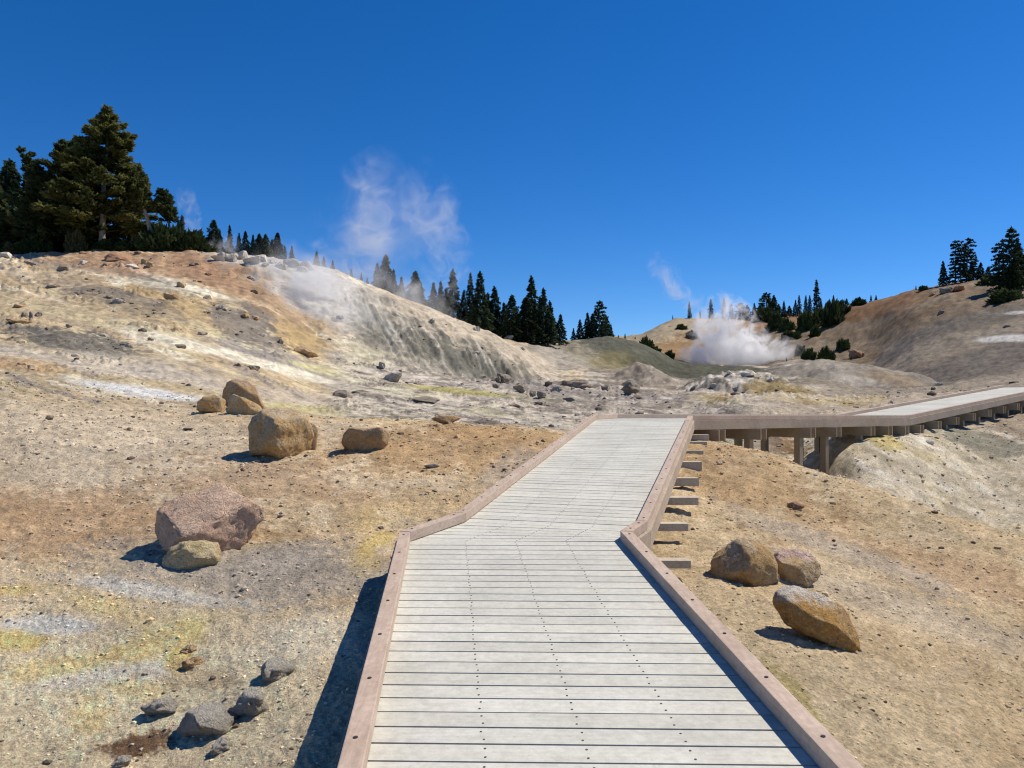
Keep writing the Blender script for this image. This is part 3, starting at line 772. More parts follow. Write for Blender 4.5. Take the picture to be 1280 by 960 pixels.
    L45 = math.hypot(Rp[5][0] - Rp[4][0], Rp[5][1] - Rp[4][1])
    bents(Rp[4], Rp[5], 1, [.2, 1.3, 2.5, 3.7, 4.9, 6.1, 7.3, 8.5, 9.7, 10.9], L45, lambda k: Rp[4][2] + (Rp[5][2] - Rp[4][2]) * k / L45)
    bents(Rp[5], Rp[6], 1, [.6, 2.6, 4.6, 6.6, 8.6], 1, lambda k: .63)
build_boardwalk()

# ------------------------------------------------------------------ rocks
def rock_mesh(name, seed, dims, mat, sub=4, cuts=9, rough=.10, lump=.22, square=0.0, cutd=(.62, .95)):
    bm = bmesh.new(); bmesh.ops.create_icosphere(bm, subdivisions=sub, radius=1)
    V = np.array([v.co[:] for v in bm.verts]); Fc = np.array([[v.index for v in f.verts] for f in bm.faces]); bm.free()
    rs = np.random.RandomState(seed)
    if square > 0:
        p = 2 + square * 4
        V = V / (np.abs(V) ** p).sum(1)[:, None] ** (1 / p)
    V = V * (1 + lump * perlin3(V * 1.1, seed))[:, None]
    for i in range(cuts):
        n = rs.normal(size=3); n /= np.linalg.norm(n); d = rs.uniform(*cutd)
        s = V @ n - d
        V = V - np.where(s > 0, s * .88, 0)[:, None] * n
    V = V + V * (rough * perlin3(V * 2.6, seed + 1) + rough * .55 * np.abs(perlin3(V * 6, seed + 2)) + rough * .3 * perlin3(V * 14, seed + 3))[:, None]
    V -= (V.max(0) + V.min(0)) / 2; V /= (V.max(0) - V.min(0)) / 2
    V = V * np.array(dims) / 2
    V[:, 2] += dims[2] / 2
    return mesh_np(name, V, Fc, [mat], sub > 3)

def rock_sil(name, label, poly, mat, seed, depth=.75, group=None, cuts=7, rough=.05, lump=.10, box=2.4, y0=2.6, y1=600, sub=5, cutd=(.55, .85), facets=()):
    poly = np.array(poly, float); cx = (poly[:, 0].min() + poly[:, 0].max()) / 2; pb = poly[:, 1].max(); W = np.ptp(poly[:, 0]); Hh = np.ptp(poly[:, 1])
    x, y, z = ray(cx, pb, y0, y1); yc = y + .2 * depth * W / F * y; k = yc / F
    P = np.stack([(poly[:, 0] - cx) * k, (pb - poly[:, 1]) * k], 1); c0 = np.array([0, P[:, 1].max() * .48])
    P2 = P - c0; an = np.arctan2(P2[:, 1], P2[:, 0]); o_ = np.argsort(an); an = an[o_]; P2 = P2[o_]
    th = np.linspace(-np.pi, np.pi, 361); rad = np.zeros_like(th)
    for i, t in enumerate(th):
        d = np.array([math.cos(t), math.sin(t)]); best = 0
        for a, b in zip(P2, np.roll(P2, -1, 0)):
            e = b - a; den = d[0] * e[1] - d[1] * e[0]
            if abs(den) < 1e-9: continue
            r = (a[0] * e[1] - a[1] * e[0]) / den; q = (a[0] * d[1] - a[1] * d[0]) / den
            if r > 0 and -1e-6 <= q <= 1 + 1e-6: best = max(best, r)
        rad[i] = best
    rad = np.convolve(np.concatenate([rad[-6:-1], rad, rad[1:6]]), np.ones(5) / 5, 'same')[5:-5]
    bm = bmesh.new(); bmesh.ops.create_icosphere(bm, subdivisions=sub, radius=1)
    V = np.array([v.co[:] for v in bm.verts]); Fc = np.array([[v.index for v in f.verts] for f in bm.faces]); bm.free()
    V = V / ((np.abs(V) ** box).sum(1)[:, None] ** (1 / box)); V[:, [0, 2]] /= 1
    rho = np.hypot(V[:, 0], V[:, 2]); ph = np.arctan2(V[:, 2], V[:, 0]); ymax = np.abs(V[:, 1]).max()
    # stretch every bearing so that the widest ring is the outline
    rmax = 1.0 / ((np.abs(np.cos(ph)) ** box + np.abs(np.sin(ph)) ** box) ** (1 / box))
    rr = np.interp(ph, th, rad) * rho / rmax
    D = depth * W / 2 * k
    Q = np.stack([rr * np.cos(ph), V[:, 1] / ymax, rr * np.sin(ph)], 1); Q[:, [0, 2]] /= (W / 2 * k)
    Q = Q * (1 + lump * perlin3(Q * 1.4, seed))[:, None]
    rs = np.random.RandomState(seed)
    N_ = [np.array(f) for f in facets]
    for i in range(cuts):
        n = rs.normal(size=3); n[1] = -abs(n[1]) - .45; N_.append(np.append(n / np.linalg.norm(n), rs.uniform(*cutd)))
    for n in N_:
        m = n[:3] / np.linalg.norm(n[:3]); sp = (Q @ m).max(); s = Q @ m - n[3] * sp
        Q = Q - np.where(s > 0, s * .86, 0)[:, None] * m
    Q = Q + Q * (rough * perlin3(Q * 3, seed + 1) + rough * .6 * np.abs(perlin3(Q * 7, seed + 2)) + rough * .45 * perlin3(Q * 16, seed + 3) + rough * .25 * perlin3(Q * 34, seed + 4))[:, None]
    Q[:, [0, 2]] *= (W / 2 * k); Q[:, 1] *= D
    Q[:, 2] += c0[1]
    o = link(name, mesh_np(name, Q, Fc, [mat], True))
    o.location = ((cx - HX) * k, yc, (HY - pb) * k - .03)
    tag(o, label, 'rock', group); return o

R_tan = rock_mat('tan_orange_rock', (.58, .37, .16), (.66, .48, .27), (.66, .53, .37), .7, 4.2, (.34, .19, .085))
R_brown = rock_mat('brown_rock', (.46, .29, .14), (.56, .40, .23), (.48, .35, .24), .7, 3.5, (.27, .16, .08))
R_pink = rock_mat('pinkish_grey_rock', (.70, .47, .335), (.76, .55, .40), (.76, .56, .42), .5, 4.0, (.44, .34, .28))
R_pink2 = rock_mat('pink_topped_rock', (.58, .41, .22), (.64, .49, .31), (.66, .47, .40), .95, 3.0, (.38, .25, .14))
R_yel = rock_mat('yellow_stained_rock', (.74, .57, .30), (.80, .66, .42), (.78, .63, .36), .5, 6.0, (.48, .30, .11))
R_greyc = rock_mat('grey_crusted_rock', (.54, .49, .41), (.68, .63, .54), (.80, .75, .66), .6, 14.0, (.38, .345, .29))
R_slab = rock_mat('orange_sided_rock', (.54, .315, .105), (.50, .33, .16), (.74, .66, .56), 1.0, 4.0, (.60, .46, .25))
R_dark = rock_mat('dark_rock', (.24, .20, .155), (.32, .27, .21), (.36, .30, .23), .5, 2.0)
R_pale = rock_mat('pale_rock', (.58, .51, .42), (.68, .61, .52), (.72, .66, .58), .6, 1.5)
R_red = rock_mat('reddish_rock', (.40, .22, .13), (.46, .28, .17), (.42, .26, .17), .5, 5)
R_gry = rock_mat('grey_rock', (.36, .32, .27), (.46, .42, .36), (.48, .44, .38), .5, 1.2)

def place_rock(name, label, px, pyb, wpx, hpx, mat, seed, rotz=0, tilt=0, depth=.8, group=None, cat='rock', sink=.14, y0=2.6, y1=600, dims=None, yaw=0, **kw):
    x, y, z = ray(px, pyb, y0, y1)
    w = wpx / F * y; h = hpx / F * y
    w *= 1.02
    d = depth * w
    me = rock_mesh(name, seed, (w, d, h * (1 + sink)), mat, **kw)
    o = link(name, me)
    yc = y + d * .36; xc = (px - HX) / F * yc
    zc = min(z, height(xc, yc)[0])
    zc = z if zc < z - .25 * h else zc
    o.location = (xc, yc, zc - h * sink)
    o.rotation_euler = (0, math.radians(tilt), math.radians(rotz))
    tag(o, label, cat, group)
    return o

G_L = 'large boulders left of the boardwalk'; G_R = 'boulders right of the boardwalk'
rock_sil('boulder', 'large rounded tan boulder with a flake on its right side, left of the boardwalk', [(313,550),(311,532),(316,518),(328,510),(350,507),(368,510),(380,518),(388,530),(391,545),(386,558),(374,569),(356,571),(330,566),(318,563)], R_tan, 11, depth=.9, cuts=3, group=G_L, box=2.7, rough=.07, cutd=(.7, .9), facets=((.1, -.4, .9, .7), (.8, -.6, 0, .66)))
place_rock('boulder', 'small brown rock leaning on the right side of the large tan boulder', 389, 562, 18, 34, R_brown, 12, group=G_L, cuts=14, cutd=(.4, .8))
rock_sil('boulder', 'peaked dark brown boulder standing behind two smaller rocks on the left slope', [(276,502),(276,488),(284,477),(296,473),(310,475),(318,484),(326,500),(331,511),(300,514)], R_brown, 13, group=G_L, cuts=9)
rock_sil('boulder', 'small rounded tan rock at the left end of the three-rock pile', [(247,511),(248,501),(256,493),(270,492),(280,498),(282,510),(276,517),(255,517)], R_tan, 14, group=G_L)
rock_sil('boulder', 'angular tan rock with a pale split face in front of the peaked boulder', [(282,513),(284,498),(291,491),(305,496),(322,504),(327,512),(318,519),(296,519)], R_tan, 15, group=G_L, cuts=10, depth=.6)
rock_sil('boulder', 'blocky brown boulder nearest the orange patch beside the ramp', [(426,553),(430,540),(438,533),(458,534),(475,532),(484,538),(483,554),(472,566),(445,564),(428,560)], R_brown, 16, group=G_L, cuts=8, depth=.7, box=3.2)
rock_sil('boulder', 'big pinkish grey boulder with a sloping lit top, behind a yellow stone', [(189,652),(194,635),(211,620),(241,608),(258,603),(281,609),(306,621),(324,633),(322,650),(308,668),(294,686),(268,692),(236,690),(206,680),(191,668)], R_pink, 21, group=G_L, depth=.85, cuts=4, rough=.11, facets=((-.10, -.55, .83, .46), (.75, -.6, -.15, .55), (-.7, -.6, .1, .7)))
rock_sil('boulder', 'small yellow stained stone in front of the big pinkish boulder', [(203,700),(206,682),(222,674),(250,673),(270,676),(272,697),(258,707),(225,712),(206,710)], R_yel, 18, group=G_L, cuts=8, depth=.6, box=3.0, rough=.08, facets=((0, -.5, .85, .6),))
rock_sil('boulder', 'brown mound-shaped boulder, left of the three right of the boardwalk', [(889,712),(893,697),(908,683),(924,669),(938,667),(952,673),(964,686),(971,700),(968,720),(955,730),(925,729),(900,722)], R_tan, 29, group=G_R, cuts=5, rough=.07, cutd=(.62, .88), facets=((-.5, -.6, .6, .62), (.5, -.7, .4, .66)))
rock_sil('boulder', 'rounded pinkish boulder touching the brown mound-shaped one', [(967,706),(968,692),(982,683),(1000,683),(1018,692),(1026,704),(1022,720),(1005,730),(980,729),(970,722)], R_pink2, 20, group=G_R, cuts=4, rough=.07, facets=((.1, -.45, .88, .5), (-.3, -.9, -.1, .7)))
rock_sil('boulder', 'long slanting boulder with orange side and whitish top, nearest right of the boardwalk', [(970,752),(974,738),(985,730),(998,728),(1020,736),(1048,748),(1064,764),(1075,792),(1073,803),(1056,807),(1030,799),(1000,785),(980,772)], R_slab, 27, group=G_R, cuts=2, depth=.55, rough=.05, facets=((.3, -.35, .9, .66),))
place_rock('stone', 'small dark stone wedged between the three boulders right of the boardwalk', 966, 731, 16, 14, R_dark, 22, group=G_R)
G_C = 'grey crusted stones at the lower left'
for a in (('flat grey crusted stone left of the largest one', 202, 897, 46, 22, 32), ('grey crusted lump right of the largest crusted stone', 314, 897, 48, 30, 33),
          ('crumbly grey lump up-slope of the crusted stones, nearest the boardwalk shadow', 346, 854, 46, 24, 34), ('small pointed whitish stone below the crusted stones', 277, 942, 26, 15, 35), ('small grey stone at the bottom edge by the rusty patch', 152, 959, 22, 14, 36),
          ('small pale stone on the yellow patch left of the crumbly lump', 240, 838, 26, 14, 37), ('small flat brown stone above the yellow patch', 236, 818, 20, 8, 38)):
    place_rock('stone', a[0], a[1], a[2], a[3], a[4], R_greyc if a[5] < 37 else R_brown, a[5], depth=.9, cuts=10, rough=.3, sink=.42, group=G_C, lump=.3, cutd=(.5, .9))
rock_sil('stone', 'largest grey crusted stone at the lower left', [(210,923),(222,905),(232,886),(250,879),(275,884),(290,892),(288,907),(268,917),(235,923)], R_greyc, 31, group=G_C, cuts=8, rough=.16, depth=.9)
place_rock('boulder', 'low flat-topped brown rock at the edge of the whitish stream bed', 558, 530, 36, 12, R_brown, 40, depth=.7, y1=21)
place_rock('stone', 'thin dark stone lying on the brown slope left of the ramp', 540, 586, 20, 5, R_dark, 41, depth=.5)
place_rock('stone', 'flat reddish stone lying alone on the spur right of the ramp', 995, 637, 20, 9, R_red, 42, depth=.7)
HR = 'rocks scattered on the left hillside'
hill = [
 ('grey rock beside the yellow streak below the gullied ridge', 490, 478, 26, 14, R_gry), ('broad ochre-brown rock at the foot of the ochre patch', 382, 445, 30, 12, R_brown),
 ('dark broken outcrop above the pale fan on the stream side', 428, 497, 24, 11, R_dark), ('long thin dark ledge right of the dark outcrop', 452, 491, 26, 4, R_dark),
 ('long dark ledge in the whitish stream bed', 530, 503, 40, 8, R_dark), ('small grey stone just above the rock by the yellow streak', 477, 462, 10, 10, R_gry),
 ('wide cracked pale slab just below the forest crest', 149, 327, 32, 13, R_red), ('pale oval slab right of the cracked slab', 168, 337, 18, 7, R_pale),
 ('brown rock pair, left one, right of the pale oval slab', 180, 335, 8, 6, R_brown), ('brown rock pair, right one, right of the pale oval slab', 188, 334, 9, 7, R_brown),
 ('brown lumpy rock below the white streak', 218, 375, 20, 10, R_brown), ('rock cluster member on the brown crest slope under the white line', 226, 360, 12, 7, R_brown),
 ('dark brown rock on the upper grey patch', 100, 369, 14, 8, R_dark), ('dark rock right of the one on the grey patch', 124, 367, 10, 5, R_dark),
 ('dark lumpy rock lower right on the grey patch', 137, 374, 12, 7, R_dark), ('long grey slab at the end of the grey patch', 149, 380, 16, 7, R_gry),
 ('dark flat rock at the left end of the grey patch', 66, 360, 18, 5, R_dark), ('pale peaked stone on the crest left of the slab', 103, 331, 12, 6, R_pale),
 ('dark rock on the crest band at far left', 40, 332, 16, 7, R_dark), ('dark stone on the crest band near the top', 80, 338, 14, 6, R_dark),
 ('pale rock at the very left end of the crest', 8, 323, 16, 9, R_pale), ('reddish stone lying below the shrubs on the crest', 105, 318, 10, 4, R_red),
 ('dark stone on the yellowish slope at far left', 24, 385, 14, 6, R_brown), ('dark stone in the left cluster above the rough grey outcrop', 30, 396, 8, 8, R_dark),
 ('upright dark stone beside the left cluster', 39, 397, 5, 8, R_dark), ('small dark stone right of the left cluster', 48, 397, 9, 6, R_dark),
 ('brown flat ledge above the rough grey outcrop', 24, 405, 22, 7, R_brown), ('small dark stone right above the rough outcrop', 86, 411, 7, 5, R_dark),
 ('grey slab stone below the rough grey outcrop', 159, 435, 14, 6, R_gry), ('dark stone on the white streak', 188, 426, 8, 5, R_dark),
 ('dark flat stone right of the white streak', 226, 436, 12, 6, R_dark), ('light grey slab on the ochre band', 253, 420, 12, 5, R_gry),
 ('small rock above the steep grey patch', 266, 383, 8, 5, R_brown), ('pale rock beside the small rock above the steep grey patch', 275, 386, 10, 5, R_gry),
 ('brown rock on the upper ochre patch', 306, 398, 14, 8, R_brown), ('smaller brown rock right of the ochre patch rock', 319, 400, 10, 6, R_brown),
 ('grey stone on the bare brown slope below the white boulders', 314, 352, 10, 6, R_gry), ('dark stone on the brown slope under the mat shrub', 242, 333, 12, 4, R_dark),
 ('reddish stone on the brown slope below the mat shrub', 260, 344, 10, 4, R_red), ('dark stone on the lower white band', 315, 462, 18, 6, R_dark),
 ('small dark stone left on the lower white band', 296, 459, 10, 4, R_dark), ('tiny dark stone under the lower white band', 236, 483, 8, 4, R_dark),
 ('dark stone at the edge of the steep grey patch', 350, 430, 8, 6, R_dark),
 ('small dark stone on the pale near slope at the left', 62, 527, 10, 7, R_dark), ('flat dark stone on the near slope left of the three-rock pile', 237, 539, 14, 3, R_dark),
 ('small stone on the near slope, directly below the three-rock pile', 163, 538, 8, 4, R_brown)]
for i, a in enumerate(hill):
    place_rock('rock', a[0], a[1], a[2], a[3], a[4], a[5], 100 + i, group=HR, sub=3, cuts=16, sink=.3, depth=.9, cutd=(.4, .8), rough=.2, lump=.5)
VR = 'dark rocks on the valley floor'
vr = [('largest dark block of the rock cluster under the gullied ridge', 632, 480, 22, 14, R_dark), ('dark block left of the largest one in the cluster', 622, 478, 9, 9, R_dark),
 ('low dark rock in front of the cluster under the ridge', 620, 486, 10, 6, R_dark), ('dark jagged rock right of the cluster under the ridge', 649, 490, 16, 10, R_dark),
 ('grey rounded rock between the ridge foot and the mound', 695, 489, 14, 9, R_gry), ('dark rock in the stream bed, left of a pair', 666, 496, 9, 8, R_dark),
 ('dark rock in the stream bed, right of a pair', 677, 498, 12, 9, R_dark), ('mossy dark rock on the pale yellow flat', 711, 502, 16, 6, R_dark),
 ('small dark rock near the left corner of the boardwalk', 748, 513, 10, 5, R_dark), ('dark peaked rock at the foot of the little cone', 789, 491, 24, 15, R_dark),
 ('dark rock left of the little cone', 757, 488, 12, 6, R_dark), ('low dark ledge at the foot of the ridge, right end', 720, 484, 40, 9, R_dark),
 ('dark stones by the far end of the first ramp', 868, 487, 10, 6, R_dark), ('pale rock on the ridge crest beside the tall dark trees', 596, 414, 10, 6, R_pale),
 ('large pale rock low on the ridge crest before the tall trees', 636, 424, 12, 6, R_pale), ('pale rock at the saddle right of the tall trees', 653, 437, 8, 4, R_pale),
 ('dark rock on the ridge face below its crest', 539, 405, 10, 7, R_gry), ('pale rock on the ridge crest above the gullies', 511, 373, 14, 6, R_pale),
 ('white rock on the rocky mound, upper left', 912, 470, 8, 5, R_pale), ('white slab on the rocky mound crest', 934, 472, 16, 6, R_pale), ('pale boulder on the rocky mound, right', 962, 478, 12, 6, R_pale),
 ('grey rock on the rocky mound, left side', 892, 487, 12, 6, R_gry), ('grey rock on the rocky mound, lower middle', 918, 490, 12, 6, R_gry),
 ('large brown rock on the right hillside above the dome', 1072, 448, 18, 12, R_red), ('dark stone on the right hillside below the crest', 1177, 393, 9, 5, R_dark),
 ('reddish outcrop below the tall tree pair on the right crest', 1198, 364, 16, 8, R_red), ('dark rock on the crest left of the tall tree pair', 1183, 366, 16, 8, R_dark),
 ('brown rock on the right crest slope', 1165, 370, 9, 4, R_red), ('white rock behind the far boardwalk', 1174, 482, 10, 4, R_pale), ('dark rock behind the far boardwalk', 1167, 488, 6, 5, R_dark),
 ('dark grey rock on the flat under the grey slope', 1258, 409, 8, 3, R_dark)]
for i, a in enumerate(vr):
    place_rock('rock', a[0], a[1], a[2], a[3], a[4], a[5], 200 + i, group=VR if i < 13 else None, sub=3, cuts=16, sink=.3, depth=.9, y0=22, cutd=(.4, .8), rough=.32, lump=.6)
WB = 'pale boulders along the hill crest'
rw = random.Random(12)
pos = ['at the left end beside the mat shrub', 'second from the left end, low and flat', 'behind the low flat one', 'dark sided, above the brown slope', 'bright and rounded on top of the pile', 'small, in front of the bright one',
       'big and grey in the middle', 'small, right of the big grey one', 'tilted slab in the middle', 'low and wide, under the small trees', 'grey block right of the middle', 'pointed and white, lower right',
       'large and brownish near the right end', 'small, behind the brownish one', 'flat, near the right end', 'at the right end where steam rises']
for i, t in enumerate(pos):
    px = 272 + i * 7.6 + rw.uniform(-2, 2); w = rw.uniform(9, 19); 
    if i in (6, 12): w = 22
    place_rock('crest_boulder', ('pale crest boulder ' + t), px, 323 + i * .9 + rw.uniform(-3, 7), w, w * rw.uniform(.45, .75), (R_pale, R_pale, R_gry)[i % 3] if i not in (3, 12) else R_gry, 300 + i, group=WB, sub=3, cuts=16, sink=.25, y0=60, y1=116, cutd=(.35, .8), rough=.15, lump=.5)

# gravel: uncountable small stones, one object
def gravel():
    rs = np.random.RandomState(21)
    protos = []
    for s in range(6):
        bm = bmesh.new(); bmesh.ops.create_icosphere(bm, subdivisions=1, radius=1)
        V = np.array([v.co[:] for v in bm.verts]); Fc = np.array([[v.index for v in f.verts] for f in bm.faces]); bm.free()
        V = V * (1 + .35 * perlin3(V * 1.7, 50 + s))[:, None] * np.array([1, .8, .55]); protos.append((V, Fc))
    VV = []; FF = []; CC = []; off = 0
    def lay(n, y0, y1, smin, shape, smax, patch, dark, only_dark=None):
        nonlocal off
        u = rs.uniform(-.82, .82, n); Y = np.exp(rs.uniform(math.log(y0), math.log(y1), n))
        keep = rs.rand(n) < patch + (1 - patch) * sstep(.0, .5, fbm(u * 16, np.log(Y) * 16, 3, seed=90))
        X = u * Y
        for a, b in zip(AX[:-1], AX[1:]):          # none on the deck
            d = np.array(b[:2]) - np.array(a[:2]); t = np.clip(((X - a[0]) * d[0] + (Y - a[1]) * d[1]) / (d @ d), 0, 1)
            keep &= np.hypot(X - a[0] - t * d[0], Y - a[1] - t * d[1]) > 1.1
        u, Y, X = u[keep], Y[keep], X[keep]; n = len(u)
        z, gc = quick(u, Y)
        if only_dark:
            kd = gc.mean(1) < only_dark; u, Y, X, z, gc = u[kd], Y[kd], X[kd], z[kd], gc[kd]; n = len(u)
        r = np.minimum(smax, smin + smin * rs.pareto(shape, n)) / F * Y * .62
        ang = rs.uniform(0, 6.283, n); c, sn = np.cos(ang), np.sin(ang); hz = rs.uniform(.7, 1.5, n); pr = rs.randint(6, size=n)
        k = rs.rand(n)[:, None]; base = np.where(k < dark, np.array((.13, .10, .075)), np.where(k < dark + .12, np.array((.40, .35, .28)), gc * rs.uniform(.7, 1.05, n)[:, None]))
        for q in range(6):
            sel = np.where(pr == q)[0]; V, Fc = protos[q]
            W = V[None] * r[sel][:, None, None]; W[:, :, 2] *= hz[sel][:, None]
            x = W[:, :, 0] * c[sel][:, None] - W[:, :, 1] * sn[sel][:, None]; y = W[:, :, 0] * sn[sel][:, None] + W[:, :, 1] * c[sel][:, None]
            P = np.stack([x + X[sel][:, None], y + Y[sel][:, None], W[:, :, 2] + (z[sel] + r[sel] * .12)[:, None]], 2)
            VV.append(P.reshape(-1, 3)); FF.append((Fc[None] + (np.arange(len(sel)) * len(V))[:, None, None] + off).reshape(-1, 3)); off += len(sel) * len(V)
            CC.append(np.concatenate([np.repeat(base[sel], len(V), 0), np.ones((len(sel) * len(V), 1))], 1))
    lay(6500, 3.0, 105, 1.1, 1.5, 10, .05, .40)
    lay(16000, 18, 104, .75, 1.6, 5, .15, .75, .30)
    lay(60000, 2.7, 24, .9, 1.8, 5.0, .4, .08)
    m, nt, b = new_mat('gravel_stone')
    at = nt.nodes.new('ShaderNodeAttribute'); at.attribute_name = 'Col'
    nt.links.new(mix(nt, 1.0, at.outputs['Color'], grey(nt, rng(nt, noise(nt, 25, 3), .3, .7, .8, 1.2)), 'MULTIPLY'), b.inputs['Base Color'])
    me = mesh_np('gravel', np.concatenate(VV), np.concatenate(FF), [m], False)
    a = me.attributes.new('Col', 'FLOAT_COLOR', 'POINT'); a.data.foreach_set('color', np.concatenate(CC).astype(np.float32).ravel())
    tag(link('gravel', me), 'loose grit and small stones strewn over the bare slopes', 'gravel', kind='stuff')
gravel()

# ------------------------------------------------------------------ trees
def tufts(P, D, size, rs, k=2):
    """elongated needle sprays at points P pointing along D"""
    n = len(P); V = []; Fc = []
    out = []
    for j in range(k):
        d = D + rs.normal(size=(n, 3)) * .45; d /= np.linalg.norm(d, axis=1)[:, None]
        up = rs.normal(size=(n, 3)) * .6 + np.array([0, 0, 1.0]); s = np.cross(d, up); s /= np.linalg.norm(s, axis=1)[:, None] + 1e-9
        sz = size * rs.uniform(.6, 1.35, n)[:, None]
        a = P - d * sz * .5; b1 = P + s * sz * .36; b2 = P - s * sz * .36; c = P + d * sz * .95
        out.append(np.stack([a, b1, c, b2], 1))
    Q = np.concatenate(out, 0)
    return Q.reshape(-1, 3), np.arange(len(Q) * 4).reshape(-1, 4)

def tree_meshes(name, seed, H, R, leaf, mat, bark=None, crown_base=.08, nbr=120, per=26, droop=.35, rise=.05, irr=.35, lean=(0, 0), power=.85, bulge=.0, tip=.05, trunk_r=None, s0=.2, wind=(0, 0), whorl=6):
    rs = np.random.RandomState(seed)
    P = []; D = []
    def axis(t): return np.array([lean[0] * t ** 1.4, lean[1] * t ** 1.4, H * t])
    secs = rs.uniform(.6, 1.25, size=(9, 10))
    for i in range(nbr):
        t = crown_base + (1 - crown_base) * min(.985, (math.floor((i + .5) / whorl) * whorl + rs.rand() * whorl * .35) / nbr)
        tt = (t - crown_base) / (1 - crown_base)
        phi = i * 2.39996 + rs.normal() * .3
        prof = (1 - tt) ** power * (1 - bulge) + bulge * math.sin(math.pi * min(1, tt * .85 + .12)) + tip * (1 - tt * .6)
        sec = secs[int(tt * 8.99), int((phi % 6.283) / 6.283 * 9.99)]
        L = R * prof * (1 - irr + irr * 1.25 * sec * rs.uniform(.6, 1.2)) * (.75 + .25 * min(1, tt * 6 + .35))
        dirv = np.array([math.cos(phi) + wind[0], math.sin(phi) + wind[1], 0]); 
        dl = np.linalg.norm(dirv); dirv /= max(dl, .3)
        L *= min(1.35, max(.35, dl))
        n = max(5, int(per * (L / R) ** .75 + 3))
        s = s0 + (1 - s0) * rs.rand(n) ** .75
        lat = np.array([-dirv[1], dirv[0], 0])
        wl = rs.normal(size=n) * .16 * (1.15 - s) * L + rs.normal(size=n) * leaf * .3
        up = (rise + .15 * tt) * s * L - droop * L * s * s * (1 - .5 * tt) + rs.normal(size=n) * leaf * .35
        pts = axis(t)[None] + dirv[None] * (s * L)[:, None] + lat[None] * wl[:, None]; pts[:, 2] += up
        P.append(pts); dd = dirv[None] + lat[None] * (wl / (L + 1e-6) * 2.0)[:, None] + np.array([0, 0, rise + .1 - droop * .7])
        D.append(dd * np.ones((n, 1)))
    top = axis(1.0); n = 12
    tp = top[None] - np.array([0, 0, 1])[None] * (rs.rand(n) * .06 * H)[:, None] + rs.normal(size=(n, 3)) * leaf * .15
    P.append(tp); D.append(np.tile([0, 0, 1.0], (n, 1)))
    P = np.concatenate(P); D = np.concatenate(D)
    V, Fc = tufts(P, D, leaf, rs)
    me = mesh_np(name + '_crown', V, Fc, [mat], False)
    cl = np.clip(.5 + .9 * perlin3(V[::4] * (2.2 / (R + .01)), seed) + rs.normal(size=len(V) // 4) * .15, 0, 1)
    c = np.repeat(cl, 4); a = me.attributes.new('Col', 'FLOAT_COLOR', 'POINT')
    a.data.foreach_set('color', np.stack([c, c, c, np.ones_like(c)], 1).astype(np.float32).ravel())
    # trunk with limbs
    tr = trunk_r or H * .018; TV = []; TF = []
    def tube(pts, rad, k=8):
        b = len(TV)
        for p, r in zip(pts, rad):
            for q in range(k):
                an = q * 2 * math.pi / k; TV.append((p[0] + r * math.cos(an), p[1] + r * math.sin(an), p[2]))
        for i in range(len(pts) - 1):
            for q in range(k):
                w = (q + 1) % k; TF.append((b + i * k + q, b + i * k + w, b + (i + 1) * k + w, b + (i + 1) * k + q))
    ts = np.linspace(0, .97, 12)
    tube([axis(t) + np.array([rs.normal() * tr * .15, rs.normal() * tr * .15, -.6 if t == 0 else 0]) for t in ts], [tr * (1.35 if t == 0 else 1) * (1 - t) ** .8 + tr * .06 for t in ts])
    for i in range(14):
        t = rs.uniform(max(.05, crown_base * .7), .8); ph = rs.uniform(0, 6.28); L = R * .6 * (1 - t) ** power; a0 = axis(t)
        d = np.array([math.cos(ph), math.sin(ph), rise - .1]); tube([a0, a0 + d * L * .5, a0 + d * L + np.array([0, 0, -droop * L * .3])], [tr * .22, tr * .14, tr * .04], 5)
    tm = mesh_np(name + '_trunk', TV, TF, [bark or M_bark], True)
    return me, tm, H

def shrub_mesh(name, seed, leaf, mat, n=1500):
    """unit shrub: radius 1 (x, y), height 1"""
    rs = np.random.RandomState(seed)
    v = rs.normal(size=(n, 3)); v[:, 2] = np.abs(v[:, 2]); v /= np.linalg.norm(v, axis=1)[:, None]
    rad = (.55 + .45 * rs.rand(n) ** .5) * (1 + .45 * perlin3(v * 2.2, seed)) * .85
    P = v * rad[:, None]; V, Fc = tufts(P, v + np.array([0, 0, .4]), leaf, rs)
    me = mesh_np(name, V, Fc, [mat], False)
    cl = np.clip(.5 + .9 * perlin3(V[::4] * 3, seed + 3), 0, 1); c = np.repeat(cl, 4); a = me.attributes.new('Col', 'FLOAT_COLOR', 'POINT')
    a.data.foreach_set('color', np.stack([c, c, c, np.ones_like(c)], 1).astype(np.float32).ravel())
    return me

def make_tree(name, label, px, pyt, pyb, Y, meshes, wscale=1.0, group=None, rot=None):
    me, tm, H0 = meshes
    x = (px - HX) / F * Y; zb = height(x, Y)[0]; 
    zt = (HY - pyt) / F * Y
    if pyb is not None: zb = min(zb, zb)
    H = zt - zb; s = H / H0
    root = empty(name, (x, Y, zb)); root.scale = (s * wscale, s * wscale, s)
    ww = wscale * random.uniform(.88, 1.15); root.scale = (s * ww, s * ww, s)
    root.rotation_euler = (random.gauss(0, .022), random.gauss(0, .022), rot if rot is not None else random.uniform(0, 6.28))
    link('crown', me, root); link('trunk', tm, root)
    tag(root, label, 'tree', group)
    return root

